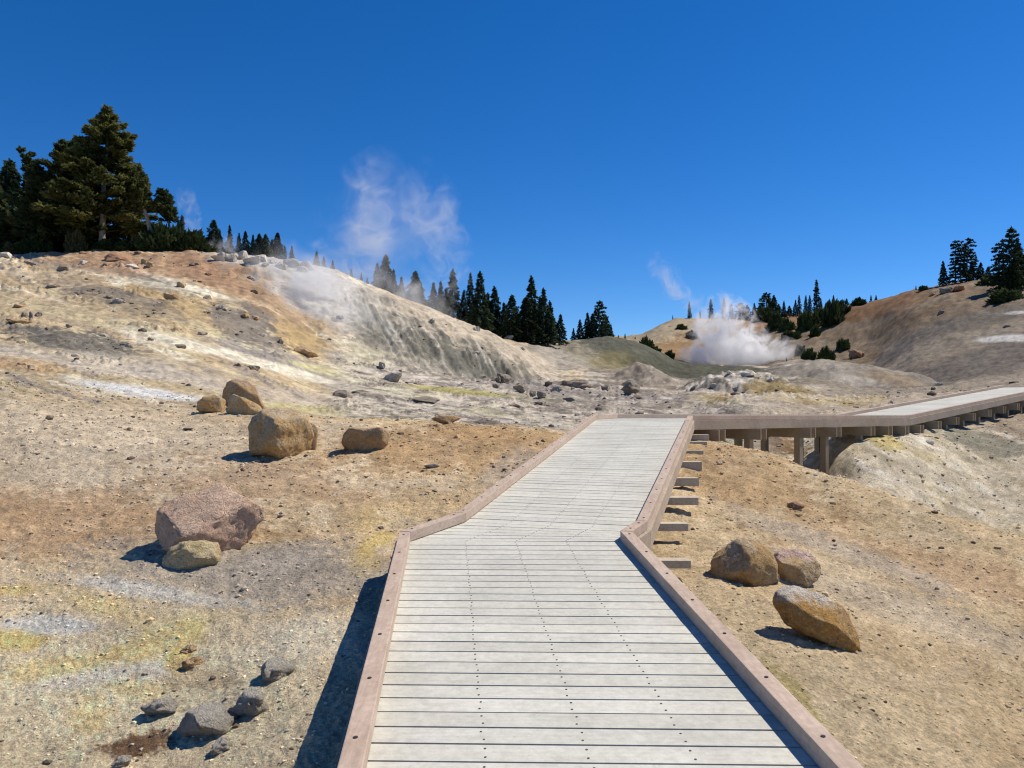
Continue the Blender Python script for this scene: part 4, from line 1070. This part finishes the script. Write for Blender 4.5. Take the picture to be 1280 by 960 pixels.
protos = {
 'spireA': tree_meshes('spire', 1, 15, 2.9, .46, M_hemlock, nbr=120, per=30, droop=.55, power=1.0, irr=.55, tip=.03),
 'spireB': tree_meshes('spire', 2, 15, 2.5, .44, M_hemlock, nbr=112, per=28, droop=.5, power=.85, irr=.65, tip=.03),
 'spireC': tree_meshes('spire', 3, 15, 3.3, .47, M_hemlock, nbr=120, per=32, droop=.45, power=1.1, irr=.6, tip=.04),
 'fullA': tree_meshes('full', 4, 13, 3.5, .46, M_hemlock, nbr=126, per=34, droop=.4, power=.95, irr=.6, bulge=.12, tip=.03),
 'fullB': tree_meshes('full', 5, 13, 3.8, .46, M_fir, nbr=126, per=34, droop=.35, power=1.0, irr=.65, bulge=.1, tip=.03),
 'slim': tree_meshes('slim', 6, 15, 1.5, .45, M_hemlock, nbr=98, per=18, droop=.5, power=.7, irr=.7, tip=.10),
 'open': tree_meshes('open', 7, 15, 2.0, .45, M_hemlock, nbr=76, per=26, droop=.3, power=.3, irr=.75, tip=.3, crown_base=.06, wind=(-.35, 0)),
 'openB': tree_meshes('open', 8, 15, 2.0, .45, M_hemlock, nbr=62, per=26, droop=.3, power=.35, irr=.75, tip=.3, crown_base=.2, wind=(.25, 0)),
 'ragged': tree_meshes('ragged', 9, 12, 3.3, .48, M_hemlock, nbr=66, per=38, droop=.15, rise=.15, power=.6, irr=.8, tip=.1, bulge=.2),
}
ORD = ['first', 'second', 'third', 'fourth', 'fifth', 'sixth', 'seventh', 'eighth', 'ninth', 'tenth', 'eleventh', 'twelfth', 'thirteenth', 'fourteenth', 'fifteenth', 'sixteenth', 'seventeenth', 'eighteenth', 'nineteenth', 'twentieth', 'twenty-first', 'twenty-second', 'twenty-third', 'twenty-fourth', 'twenty-fifth', 'twenty-sixth', 'twenty-seventh', 'twenty-eighth', 'twenty-ninth', 'thirtieth', 'thirty-first', 'thirty-second']
def look(h, w):
    return 'tall' if h > 60 else ('slender' if w < .8 else ('broad' if w > 1.15 else ('short' if h < 22 else 'pointed')))
def stand(items, Y, phrase, group, name='conifer', jitter=6, ref=420):
    items = sorted(items)
    for i, it in enumerate(items):
        px, pyt, kind, w = it[:4]; y = (it[4] if len(it) > 4 else Y + random.uniform(-jitter, jitter))
        h = ref - pyt
        make_tree(name, f'{look(h, w)} conifer, {ORD[i]} from the left {phrase}', px, pyt, None, y, protos[kind], w, group)

stand([(267, 275, 'fullA', 1.3), (287, 281, 'spireA', 1.0), (298, 291, 'spireB', 1.0), (307, 289, 'fullA', .9), (316, 293, 'spireC', 1.0), (324, 292, 'fullA', 1.1), (332, 293, 'fullB', 1.2), (346, 291, 'fullA', 1.1), (356, 307, 'spireA', 1.1), (364, 307, 'spireC', 1.1), (275, 288, 'spireC', 1.2), (340, 299, 'spireC', 1.2)],
      122, 'in the row behind the pale crest boulders', 'conifers behind the crest boulders', jitter=3, ref=318)
stand([(395, 314, 'spireC', 1.2), (405, 321, 'spireA', 1.1), (415, 325, 'spireC', 1.1), (439, 336, 'spireB', 1), (451, 341, 'spireA', 1), (459, 347, 'spireC', 1), (471, 329, 'spireB', 1.1), (482, 319, 'fullA', 1.0), (493, 337, 'spireA', 1.1), (502, 346, 'spireC', 1.2), (518, 339, 'fullA', 1.1), (526, 352, 'spireA', 1.1), (541, 353, 'spireC', 1.2), (550, 352, 'spireA', 1.1)],
      132, 'among the steam-veiled trees behind the ridge', 'conifers in thin steam behind the ridge', jitter=4, ref=375)
stand([(566, 337, 'spireA', 1.05), (577, 362, 'spireC', 1.1), (587, 341, 'spireB', .9), (600, 340, 'spireA', 1.15), (609, 366, 'spireC', 1.2), (620, 358, 'spireA', 1.1), (630, 378, 'spireC', 1.2), (638, 369, 'fullA', 1.2), (646, 384, 'spireC', 1.3), (653, 374, 'spireA', 1.1), (665, 345, 'spireA', 1.15), (673, 371, 'spireC', 1.2), (680, 361, 'spireC', 1.15), (690, 376, 'spireA', 1.2), (699, 393, 'spireC', 1.3), (660, 371, 'fullA', 1.1), (557, 360, 'spireC', 1.2), (594, 372, 'fullA', 1.2), (613, 377, 'fullA', 1.2), (685, 388, 'fullA', 1.2), (640, 393, 'fullA', 1.3)],
      158, 'in the tall dark stand behind the ridge end', 'tall dark conifers behind the ridge end', jitter=7, ref=420)
stand([(717, 410, 'spireC', 1.3), (725, 399, 'spireA', 1.3), (735, 391, 'spireC', 1.2), (749, 376, 'ragged', 1.05), (757, 393, 'fullA', 1.2), (764, 405, 'spireB', 1.2), (741, 392, 'fullA', 1.1), (773, 419, 'spireB', 1.2), (781, 417, 'slim', 1.2)],
      192, 'in the clump on the grey-green mound', 'conifers on the grey-green mound', jitter=5, ref=422)
stand([(794, 421, 'fullB', 1.5, 330), (800, 423, 'spireC', 1.4, 330), (805, 420, 'fullB', 1.3, 330), (837, 422, 'spireC', 1.2, 345), (841, 394, 'slim', 1.3), (846, 402, 'spireC', 1.3), (862, 377, 'spireB', .95), (855, 399, 'fullA', 1.2), (875, 388, 'spireC', .9), (889, 374, 'slim', 1.2), (905, 373, 'slim', 1.25), (914, 380, 'spireB', 1.0), (926, 379, 'ragged', 1.3), (935, 381, 'fullA', 1.2), (880, 398, 'spireC', 1.2)],
      402, 'on the far hill around the steam cloud', 'conifers on the far hill', jitter=3, ref=410)
stand([(943, 379, 'spireC', 1.3), (950, 382, 'fullA', 1.3), (958, 366, 'ragged', 1.3), (967, 369, 'fullA', 1.1), (973, 380, 'fullB', 1.3), (980, 376, 'spireA', 1.2), (987, 382, 'fullA', 1.2), (994, 375, 'spireC', 1.0), (999, 369, 'slim', 1.2), (1007, 369, 'spireB', .9), (1012, 369, 'spireB', 1.0), (1021, 350, 'slim', 1.1), (1026, 373, 'spireB', 1.1), (1033, 378, 'fullA', 1.2), (1042, 369, 'spireC', 1.3), (1051, 375, 'fullA', 1.2), (1058, 373, 'fullB', 1.2), (1070, 377, 'spireC', 1.1), (1089, 369, 'slim', 1.3), (1095, 369, 'spireC', 1.2), (1145, 357, 'slim', 1.5, 315)],
      398, 'along the skyline right of the steam cloud', 'conifers along the far skyline', jitter=3, ref=390)
stand([(1180, 326, 'spireA', 1.15), (1194, 301, 'open', 1.0), (1201, 302, 'openB', 1.0), (1208, 298, 'open', 1.0), (1217, 316, 'openB', 1.05), (1225, 328, 'fullA', 1.0), (1235, 333, 'fullA', 1.05), (1229, 343, 'fullA', 1.2), (1213, 330, 'spireB', .9)],
      297, 'on the bare right crest, the ragged tall clump', 'conifers on the right crest', jitter=2, ref=355)
stand([(1249, 304, 'open', 1.05), (1264, 284, 'ragged', .72), (1273, 302, 'spireA', 1.4), (1284, 305, 'spireC', 1.2), (1256, 335, 'fullA', 1.0), (1268, 322, 'fullB', 1.0)],
      240, 'in the nearest clump at right', 'conifers at the right end of the crest', jitter=3, ref=370)

# left crest: big whitebark tree with its neighbours
big = tree_meshes('big', 31, 17.5, 5.9, .38, M_olive, M_bark_pale, crown_base=.14, nbr=190, per=190, droop=.10, rise=.18, irr=.9, power=1.0, bulge=.05, tip=.05, s0=.38, trunk_r=.34, whorl=5)
big2 = tree_meshes('big', 32, 14, 5.8, .40, M_fir, M_bark_pale, crown_base=.04, nbr=150, per=150, droop=.1, rise=.25, irr=.85, power=.6, bulge=.2, s0=.42, trunk_r=.3)
leanL = tree_meshes('lean', 33, 13, 2.4, .36, M_fir, M_bark_pale, crown_base=.25, nbr=70, per=60, droop=.05, rise=.35, irr=.75, power=.7, lean=(-6.2, 0), trunk_r=.2)
leanR = tree_meshes('lean', 34, 8.5, 1.8, .34, M_olive, M_bark_pale, crown_base=.55, nbr=60, per=80, droop=.05, rise=.15, irr=.8, power=.3, bulge=.3, lean=(-2.9, .4), trunk_r=.42)
flat = tree_meshes('flat', 35, 5, .85, .22, M_fir, M_bark, crown_base=.5, nbr=60, per=30, droop=.02, rise=.1, irr=.5, power=.35, bulge=.35, lean=(-.9, 0), trunk_r=.14)
darkA = tree_meshes('dark', 36, 13, 3.2, .5, M_hemlock, crown_base=.03, nbr=150, per=34, droop=.4, irr=.45, power=.75)
darkB = tree_meshes('dark', 37, 13, 3.6, .5, M_fir, crown_base=.03, nbr=150, per=36, droop=.35, irr=.5, power=.8, bulge=.1)
GL = 'conifers of the dark grove on the left crest'
make_tree('conifer', 'tallest olive green conifer of the left grove, standing on the hill crest', 128, 134, 303, 103, big, .98, GL, rot=.4)
make_tree('conifer', 'broad dark conifer immediately left of the tallest one', 84, 178, 303, 106, big2, .95, GL, rot=2.0)
make_tree('conifer', 'left-leaning conifer whose tip points up against the sky', 88, 184, 303, 105, leanL, 1.0, GL, rot=0)
make_tree('conifer', 'right-hand leaning conifer with a thick bare pale trunk', 191, 216, 283, 102, leanR, .85, GL, rot=0)
make_tree('conifer', 'small flat-crowned pine with thin bare trunk right of the grove', 215, 237, 285, 103, flat, 1.0, GL, rot=0)
for (px, pt, Y, me, w, lb) in ((154, 232, 109, darkB, .7, 'dark conifer filling the grove right behind the tallest one'), (112, 205, 110, darkA, 1.0, 'dark conifer hidden behind the tallest one, left side'), (10, 201, 118, darkA, .95, 'pointed dark spruce rising near the left frame edge'),
                                (36, 211, 120, darkA, 1.0, 'dark spruce second from the left frame edge, tip in open sky'), (60, 222, 116, darkB, 1.0, 'dark spruce between the spruce tips and the leaning conifer'), (-8, 226, 108, darkB, 1.0, 'dark conifer cut by the left frame edge'),
                                (4, 262, 105, darkB, 1.2, 'lower green conifer at the left frame edge, in front'), (28, 255, 106, darkB, 1.0, 'low dark conifer in front of the spruces'), (50, 250, 106, darkA, 1.1, 'low dark conifer under the leaning tip'),
                                (70, 240, 107, darkB, 1.1, 'dark conifer under the broad dark one'), (172, 268, 112, darkA, .7, 'small dark conifer behind the pale leaning trunk'), (224, 275, 112, protos['fullA'], .7, 'small dark conifer behind the flat-crowned pine'),
                                (228, 269, 114, protos['spireA'], 1.0, 'small thin conifer nearest the small steam wisp')):
    make_tree('conifer', lb, px, pt, None, Y, me, w, GL)

shr = [shrub_mesh('shrub', 70 + i, .17, M_shrub, 1400) for i in range(3)]
shd = shrub_mesh('shrub', 75, .17, M_drysh, 1200)
shs = [shrub_mesh('shrub', 80 + i, .34, M_shrub, 420) for i in range(3)]
def shrub(label, px, pyb, wpx, hpx, me, group=None, y0=60, y1=600, depth=.7, Y=None):
    if Y is None: x, y, z = ray(px, pyb, y0, y1)
    else: y = Y; x = (px - HX) / F * y; z = height(x, y)[0]
    o = link('shrub', me); o.location = (x, y + .3 * wpx / 2 / F * y, z - .08 * hpx / F * y)
    o.scale = (wpx / 2 / F * y, wpx / 2 / F * y * depth, hpx / F * y * 1.1); o.rotation_euler = (0, 0, random.uniform(-.5, .5))
    tag(o, label, 'shrub', group)
GS = 'evergreen mat shrubs on the left crest'
shrub('wide mat of low green shrub right of the grove, left part', 195, 314, 70, 36, shr[0], GS, Y=100.5)
shrub('low green mat shrub right of the grove, sloping right part', 232, 316, 64, 27, shr[1], GS, Y=100.8)
shrub('low green mat shrub behind the sloping one, nearest the crest boulders', 205, 308, 76, 26, shr[2], GS, Y=104)
shrub('olive dry bush left of the two pale trunks', 92, 314, 34, 32, shd, GS, Y=100.5)
shrub('small green bush under the tallest conifer', 128, 312, 40, 14, shr[1], GS, Y=100.5)
shrub('low green bush between the trunks and the mat shrub', 152, 312, 36, 13, shr[2], GS, Y=100.2)
shrub('dark bush under the low conifers at far left', 40, 316, 50, 20, shr[0], GS, Y=101.5)
shrub('pale dry bush at far left under the grove', 18, 318, 40, 18, shd, GS, Y=101.8)
GH = 'shrubs on the far hillsides'
for i, (lb, px, pb, w, h) in enumerate([('large dark bush below the slender skyline tree', 1012, 412, 30, 22), ('dark bush in the middle of the reddish slope', 1042, 406, 32, 26), ('bush below the reddish slope bush', 1020, 420, 16, 12),
        ('bush at the top edge of the right slope', 1055, 438, 18, 14), ('round bush just above the dome crest', 1034, 452, 22, 16), ('bush left of the round one above the dome', 1012, 450, 18, 13), ('bush nearest the two walkers', 1001, 444, 14, 12),
        ('dark bush right of the steam cloud', 972, 412, 24, 18), ('bush under the ragged skyline tree', 955, 402, 26, 16), ('low bush below the steam edge', 990, 424, 26, 10), ('bush at the foot of the far tan hill, left', 808, 437, 20, 14),
        ('dark bush low on the orange patch', 837, 449, 14, 10), ('long dark bush on the far tan hill', 866, 424, 20, 10), ('bush under the far hill trees', 852, 412, 16, 6), ('bush at the shoulder of the far hill', 818, 442, 18, 8),
        ('dark bush at the foot of the right edge conifers', 1262, 376, 44, 14), ('dark bush under the ragged clump on the right crest', 1245, 356, 40, 12), ('small dark bush left of the crest spruce', 1170, 357, 14, 6),
        ('low bush along the right skyline', 1155, 362, 12, 5), ('bush on the skyline right of the reddish slope', 1075, 381, 18, 8), ('dark bush under the broad skyline conifers', 1048, 396, 32, 18), ('dark bush between the two big slope bushes', 1027, 400, 22, 14), ('olive bush between the slope bushes and the steam', 985, 414, 20, 14)]):
    shrub(lb, px, pb, w, h, shs[i % 3], GH, y0=190)

# ------------------------------------------------------------------ two far walkers
def person(label, px, pyf, Y, hgt, shirt, stride, hd):
    x = (px - HX) / F * Y; z = height(x, Y)[0]
    J = {'pel': (0, 0, .95), 'ch': (0, .03, 1.3), 'nk': (0, .03, 1.48), 'hd': (0, .04, 1.58), 'ht': (0, .05, 1.70),
         'hl': (-.10, 0, .90), 'kl': (-.11, .10 + stride, .50), 'al': (-.11, .02 + stride * 1.6, .08), 'tl': (-.12, .20 + stride * 1.6, .03),
         'hr': (.10, 0, .90), 'kr': (.11, .06 - stride, .50), 'ar': (.11, -.08 - stride * 1.6, .08), 'tr': (.12, .08 - stride * 1.6, .03),
         'sl': (-.18, .02, 1.40), 'el': (-.25, -.03, 1.12), 'wl': (-.24, .14, .92), 'fl': (-.23, .19, .84),
         'sr': (.18, .02, 1.40), 'er': (.25, -.05, 1.12), 'wr': (.24, .12, .92), 'fr': (.23, .17, .84)}
    Rr = dict(pel=.15, ch=.165, nk=.06, hd=.095, ht=.085, hl=.095, kl=.065, al=.045, tl=.035, hr=.095, kr=.065, ar=.045, tr=.035, sl=.06, el=.042, wl=.034, fl=.035, sr=.06, er=.042, wr=.034, fr=.035)
    E = [('pel', 'ch'), ('ch', 'nk'), ('nk', 'hd'), ('hd', 'ht'), ('pel', 'hl'), ('hl', 'kl'), ('kl', 'al'), ('al', 'tl'), ('pel', 'hr'), ('hr', 'kr'), ('kr', 'ar'), ('ar', 'tr'), ('ch', 'sl'), ('sl', 'el'), ('el', 'wl'), ('wl', 'fl'), ('ch', 'sr'), ('sr', 'er'), ('er', 'wr'), ('wr', 'fr')]
    ks = list(J); me = bpy.data.meshes.new('person'); me.from_pydata([J[k] for k in ks], [(ks.index(a), ks.index(b)) for a, b in E], [])
    o = link('person', me); md = o.modifiers.new('skin', 'SKIN'); sv = me.skin_vertices[0].data
    for i, k in enumerate(ks): sv[i].radius = (Rr[k] * (1.15 if k in ('pel', 'ch') else 1), Rr[k] * (.75 if k in ('pel', 'ch') else 1)); sv[i].use_root = k == 'pel'
    o.modifiers.new('sub', 'SUBSURF').levels = 2; o.modifiers['sub'].render_levels = 2
    dg = bpy.context.evaluated_depsgraph_get(); dg.update(); m2 = bpy.data.meshes.new_from_object(o.evaluated_get(dg)); o.modifiers.clear(); o.data = m2
    m2.materials.clear()
    for m in (plain('skin_tone', (.40, .25, .18)), plain('shirt_cloth', shirt), plain('trouser_cloth', (.06, .06, .08)), plain('dark_hair', (.05, .035, .025))): m2.materials.append(m)
    for p in m2.polygons:
        c = p.center; p.use_smooth = True
        p.material_index = 2 if c.z < .98 and abs(c.x) < .2 else (1 if c.z < 1.46 and not (c.z < .95) else (3 if c.z > 1.64 or (c.z > 1.5 and c.y < .01) else 0))
    s = hgt / 1.74; o.scale = (s, s, s); o.location = (x, Y, z); o.rotation_euler = (0, 0, hd)
    tag(o, label, 'person', 'walkers by the steam')
person('walker in dark clothes, nearer the steam cloud, on the dome shoulder', 983.5, 455, 236, 1.75, (.04, .045, .06), .10, 1.0)
person('walker in lighter top, behind the dark-clothed one on the dome shoulder', 990, 454, 238, 1.70, (.13, .12, .13), .08, 1.2)

# ------------------------------------------------------------------ steam
def pt(px, py, Y): return Vector(((px - HX) / F * Y, Y, (HY - py) / F * Y))
def steam(label, p0, p1, r0, r1, dens, depth=.8, wob=.0, nsc=.25, thr=.42, contrast=.22, bell=0.0, group='steam rising from the vents', seed=0, rag=2.0):
    p0, p1 = Vector(p0), Vector(p1); H = (p1 - p0).length
    zax = (p1 - p0).normalized(); yax = Vector((0, 1, 0)); yax = (yax - zax * yax.dot(zax)).normalized(); xax = yax.cross(zax)
    rings, k = 14, 20; V = []; Fq = []
    def R(t): return r0 + (r1 - r0) * t + bell * math.sin(math.pi * t)
    for i in range(rings + 1):
        t = i / rings; e = max(.12, math.sin(math.pi * min(1, max(0, t))) ** .45); r = R(t) * e
        cx = wob * math.sin(t * 5.0)
        for q in range(k):
            a = q * 2 * math.pi / k; V.append((cx + r * math.cos(a), r * depth * math.sin(a), H * t))
    for i in range(rings):
        for q in range(k):
            w = (q + 1) % k; Fq.append((i * k + q, i * k + w, (i + 1) * k + w, (i + 1) * k + q))
    me = bpy.data.meshes.new('steam_plume'); me.from_pydata(V, [], Fq + [tuple(range(k))[::-1], tuple(rings * k + q for q in range(k))])
    o = link('steam_plume', me); o.matrix_world = Matrix.Translation(p0) @ Matrix((xax, yax, zax)).transposed().to_4x4()
    m = bpy.data.materials.new('steam'); m.use_nodes = True; nt = m.node_tree; nt.nodes.clear()
    out = nt.nodes.new('ShaderNodeOutputMaterial'); pv = nt.nodes.new('ShaderNodeVolumePrincipled'); nt.links.new(pv.outputs[0], out.inputs['Volume'])
    pv.inputs['Color'].default_value = (.995, .995, .995, 1); pv.inputs['Anisotropy'].default_value = 0.0
    tc = nt.nodes.new('ShaderNodeTexCoord'); sp = nt.nodes.new('ShaderNodeSeparateXYZ'); nt.links.new(tc.outputs['Object'], sp.inputs[0])
    t = math_(nt, 'DIVIDE', sp.outputs[2], H)
    Rn = math_(nt, 'ADD', math_(nt, 'MULTIPLY_ADD', t, r1 - r0, r0), math_(nt, 'MULTIPLY', math_(nt, 'SINE', math_(nt, 'MULTIPLY', t, math.pi)), bell))
    cx = math_(nt, 'MULTIPLY', math_(nt, 'SINE', math_(nt, 'MULTIPLY', t, 5.0)), wob)
    dx = math_(nt, 'DIVIDE', math_(nt, 'SUBTRACT', sp.outputs[0], cx), Rn); dy = math_(nt, 'DIVIDE', sp.outputs[1], math_(nt, 'MULTIPLY', Rn, depth))
    d = math_(nt, 'SQRT', math_(nt, 'ADD', math_(nt, 'MULTIPLY', dx, dx), math_(nt, 'MULTIPLY', dy, dy)))
    of = nt.nodes.new('ShaderNodeVectorMath'); of.operation = 'ADD'; of.inputs[1].default_value = (seed * 7.1, seed * 3.3, seed * 5.7); nt.links.new(tc.outputs['Object'], of.inputs[0])
    n1 = noise(nt, nsc, 5, .62, vec=of.outputs[0], dist=1.3)
    dn = math_(nt, 'ADD', d, math_(nt, 'MULTIPLY', math_(nt, 'SUBTRACT', .5, n1), rag))
    f = rng(nt, dn, .15, .85, 1, 0)
    f = math_(nt, 'MULTIPLY', f, rng(nt, d, .7, .98, 1, 0))
    f = math_(nt, 'MULTIPLY', f, rng(nt, n1, thr, thr + contrast, .05, 1))
    f = math_(nt, 'MULTIPLY', f, math_(nt, 'MULTIPLY', rng(nt, t, .02, .22, 0, 1), rng(nt, t, .5, .98, 1, 0)))
    nt.links.new(math_(nt, 'MULTIPLY', f, dens), pv.inputs['Density'])
    me.materials.append(m); tag(o, label, 'steam', group)
    return o
steam('thin white steam drifting down the pale slope of the gullied ridge', pt(500, 470, 82), pt(318, 315, 96), 4.5, 5.5, .5, depth=.9, bell=1.5, nsc=.13, thr=.40, contrast=.25, seed=1)
steam('tall wispy steam plume rising into the blue sky, leaning right, above the ridge', pt(415, 372, 106), pt(490, 172, 112), 6.5, 3.5, .10, bell=2.5, nsc=.20, seed=2, thr=.45, contrast=.22)
steam('wispy steam strand right of the tall plume, above the dark trees', pt(566, 392, 112), pt(520, 185, 114), 3.6, 5.0, .12, bell=1.6, nsc=.24, wob=.8, seed=3, thr=.44, contrast=.22)
steam('broad faint steam veil around the tall plume', pt(488, 420, 109), pt(482, 190, 113), 9.0, 6.0, .045, bell=2.0, nsc=.14, seed=11, thr=.40, contrast=.3)
steam('faint steam among the conifers behind the ridge crest', pt(400, 335, 114), pt(600, 412, 118), 4.0, 3.6, .22, bell=1.0, nsc=.2, seed=4)
steam('dense white steam billowing from the basin beside the walkers', pt(922, 474, 255), pt(893, 360, 262), 15, 8, .55, bell=3, nsc=.17, seed=5, thr=.49, contrast=.14, rag=3.2)
steam('low white steam bank spreading along the basin floor', pt(838, 448, 255), pt(1022, 440, 262), 7.5, 6, .5, bell=2, nsc=.17, seed=6, thr=.43, contrast=.14, rag=2.2)
steam('faint detached steam wisp left above the basin', pt(890, 412, 270), pt(805, 310, 280), 5, 5, .16, bell=1.5, nsc=.12, seed=7, thr=.47)
steam('little steam wisp beside the flat-crowned pine', pt(246, 300, 108), pt(226, 222, 110), 1.4, 1.3, .3, bell=.5, nsc=.5, seed=8)
steam('bluish steam pocket at the right end of the mat shrub', pt(258, 326, 104), pt(300, 296, 108), 2.0, 2.0, .45, bell=.4, nsc=.5, seed=9)

# ------------------------------------------------------------------ light, sky, camera
SUN_EL = 53.0; SUN_AZ = 66.0          # azimuth clockwise from the view direction (+Y)
w = bpy.data.worlds.new('World'); scene.world = w; w.use_nodes = True
nt = w.node_tree; bg = nt.nodes['Background']
sky = nt.nodes.new('ShaderNodeTexSky'); sky.sky_type = 'NISHITA'; sky.sun_disc = False
sky.sun_elevation = math.radians(SUN_EL); sky.sun_rotation = math.radians(SUN_AZ)
sky.altitude = 2500; sky.air_density = 1.0; sky.dust_density = .2; sky.ozone_density = 6.0
hsv = nt.nodes.new('ShaderNodeHueSaturation'); hsv.inputs['Saturation'].default_value = 1.28; hsv.inputs['Hue'].default_value = .506
nt.links.new(sky.outputs[0], hsv.inputs['Color']); nt.links.new(hsv.outputs[0], bg.inputs['Color']); bg.inputs['Strength'].default_value = .115

ld = bpy.data.lights.new('sun', 'SUN'); ld.energy = 5.0; ld.angle = math.radians(.53); ld.color = (1.0, .915, .77)
lo = bpy.data.objects.new('sun', ld); C.objects.link(lo)
el, az = math.radians(SUN_EL), math.radians(SUN_AZ)
tosun = Vector((math.sin(az) * math.cos(el), math.cos(az) * math.cos(el), math.sin(el)))
lo.rotation_euler = tosun.to_track_quat('Z', 'Y').to_euler()

cd = bpy.data.cameras.new('camera'); cam = bpy.data.objects.new('camera', cd); C.objects.link(cam)
cam.rotation_euler = (math.radians(90), 0, 0); cd.sensor_width = 36; cd.lens = F / 1280 * 36
cd.shift_y = (HY - 480) / 1280; cd.clip_start = .05; cd.clip_end = 3000
scene.camera = cam

vs = scene.view_settings; vs.view_transform = 'Standard'; vs.look = 'None'; vs.exposure = .13; vs.gamma = 1; vs.use_curve_mapping = False
cy = scene.cycles
cy.use_denoising = True; cy.pixel_filter_type = 'BLACKMAN_HARRIS'; cy.filter_width = 1.15; cy.max_bounces = 14; cy.diffuse_bounces = 3; cy.glossy_bounces = 2; cy.transmission_bounces = 3; cy.volume_bounces = 14; cy.transparent_max_bounces = 8
cy.volume_max_steps = 160; cy.use_adaptive_sampling = True; cy.adaptive_threshold = .01
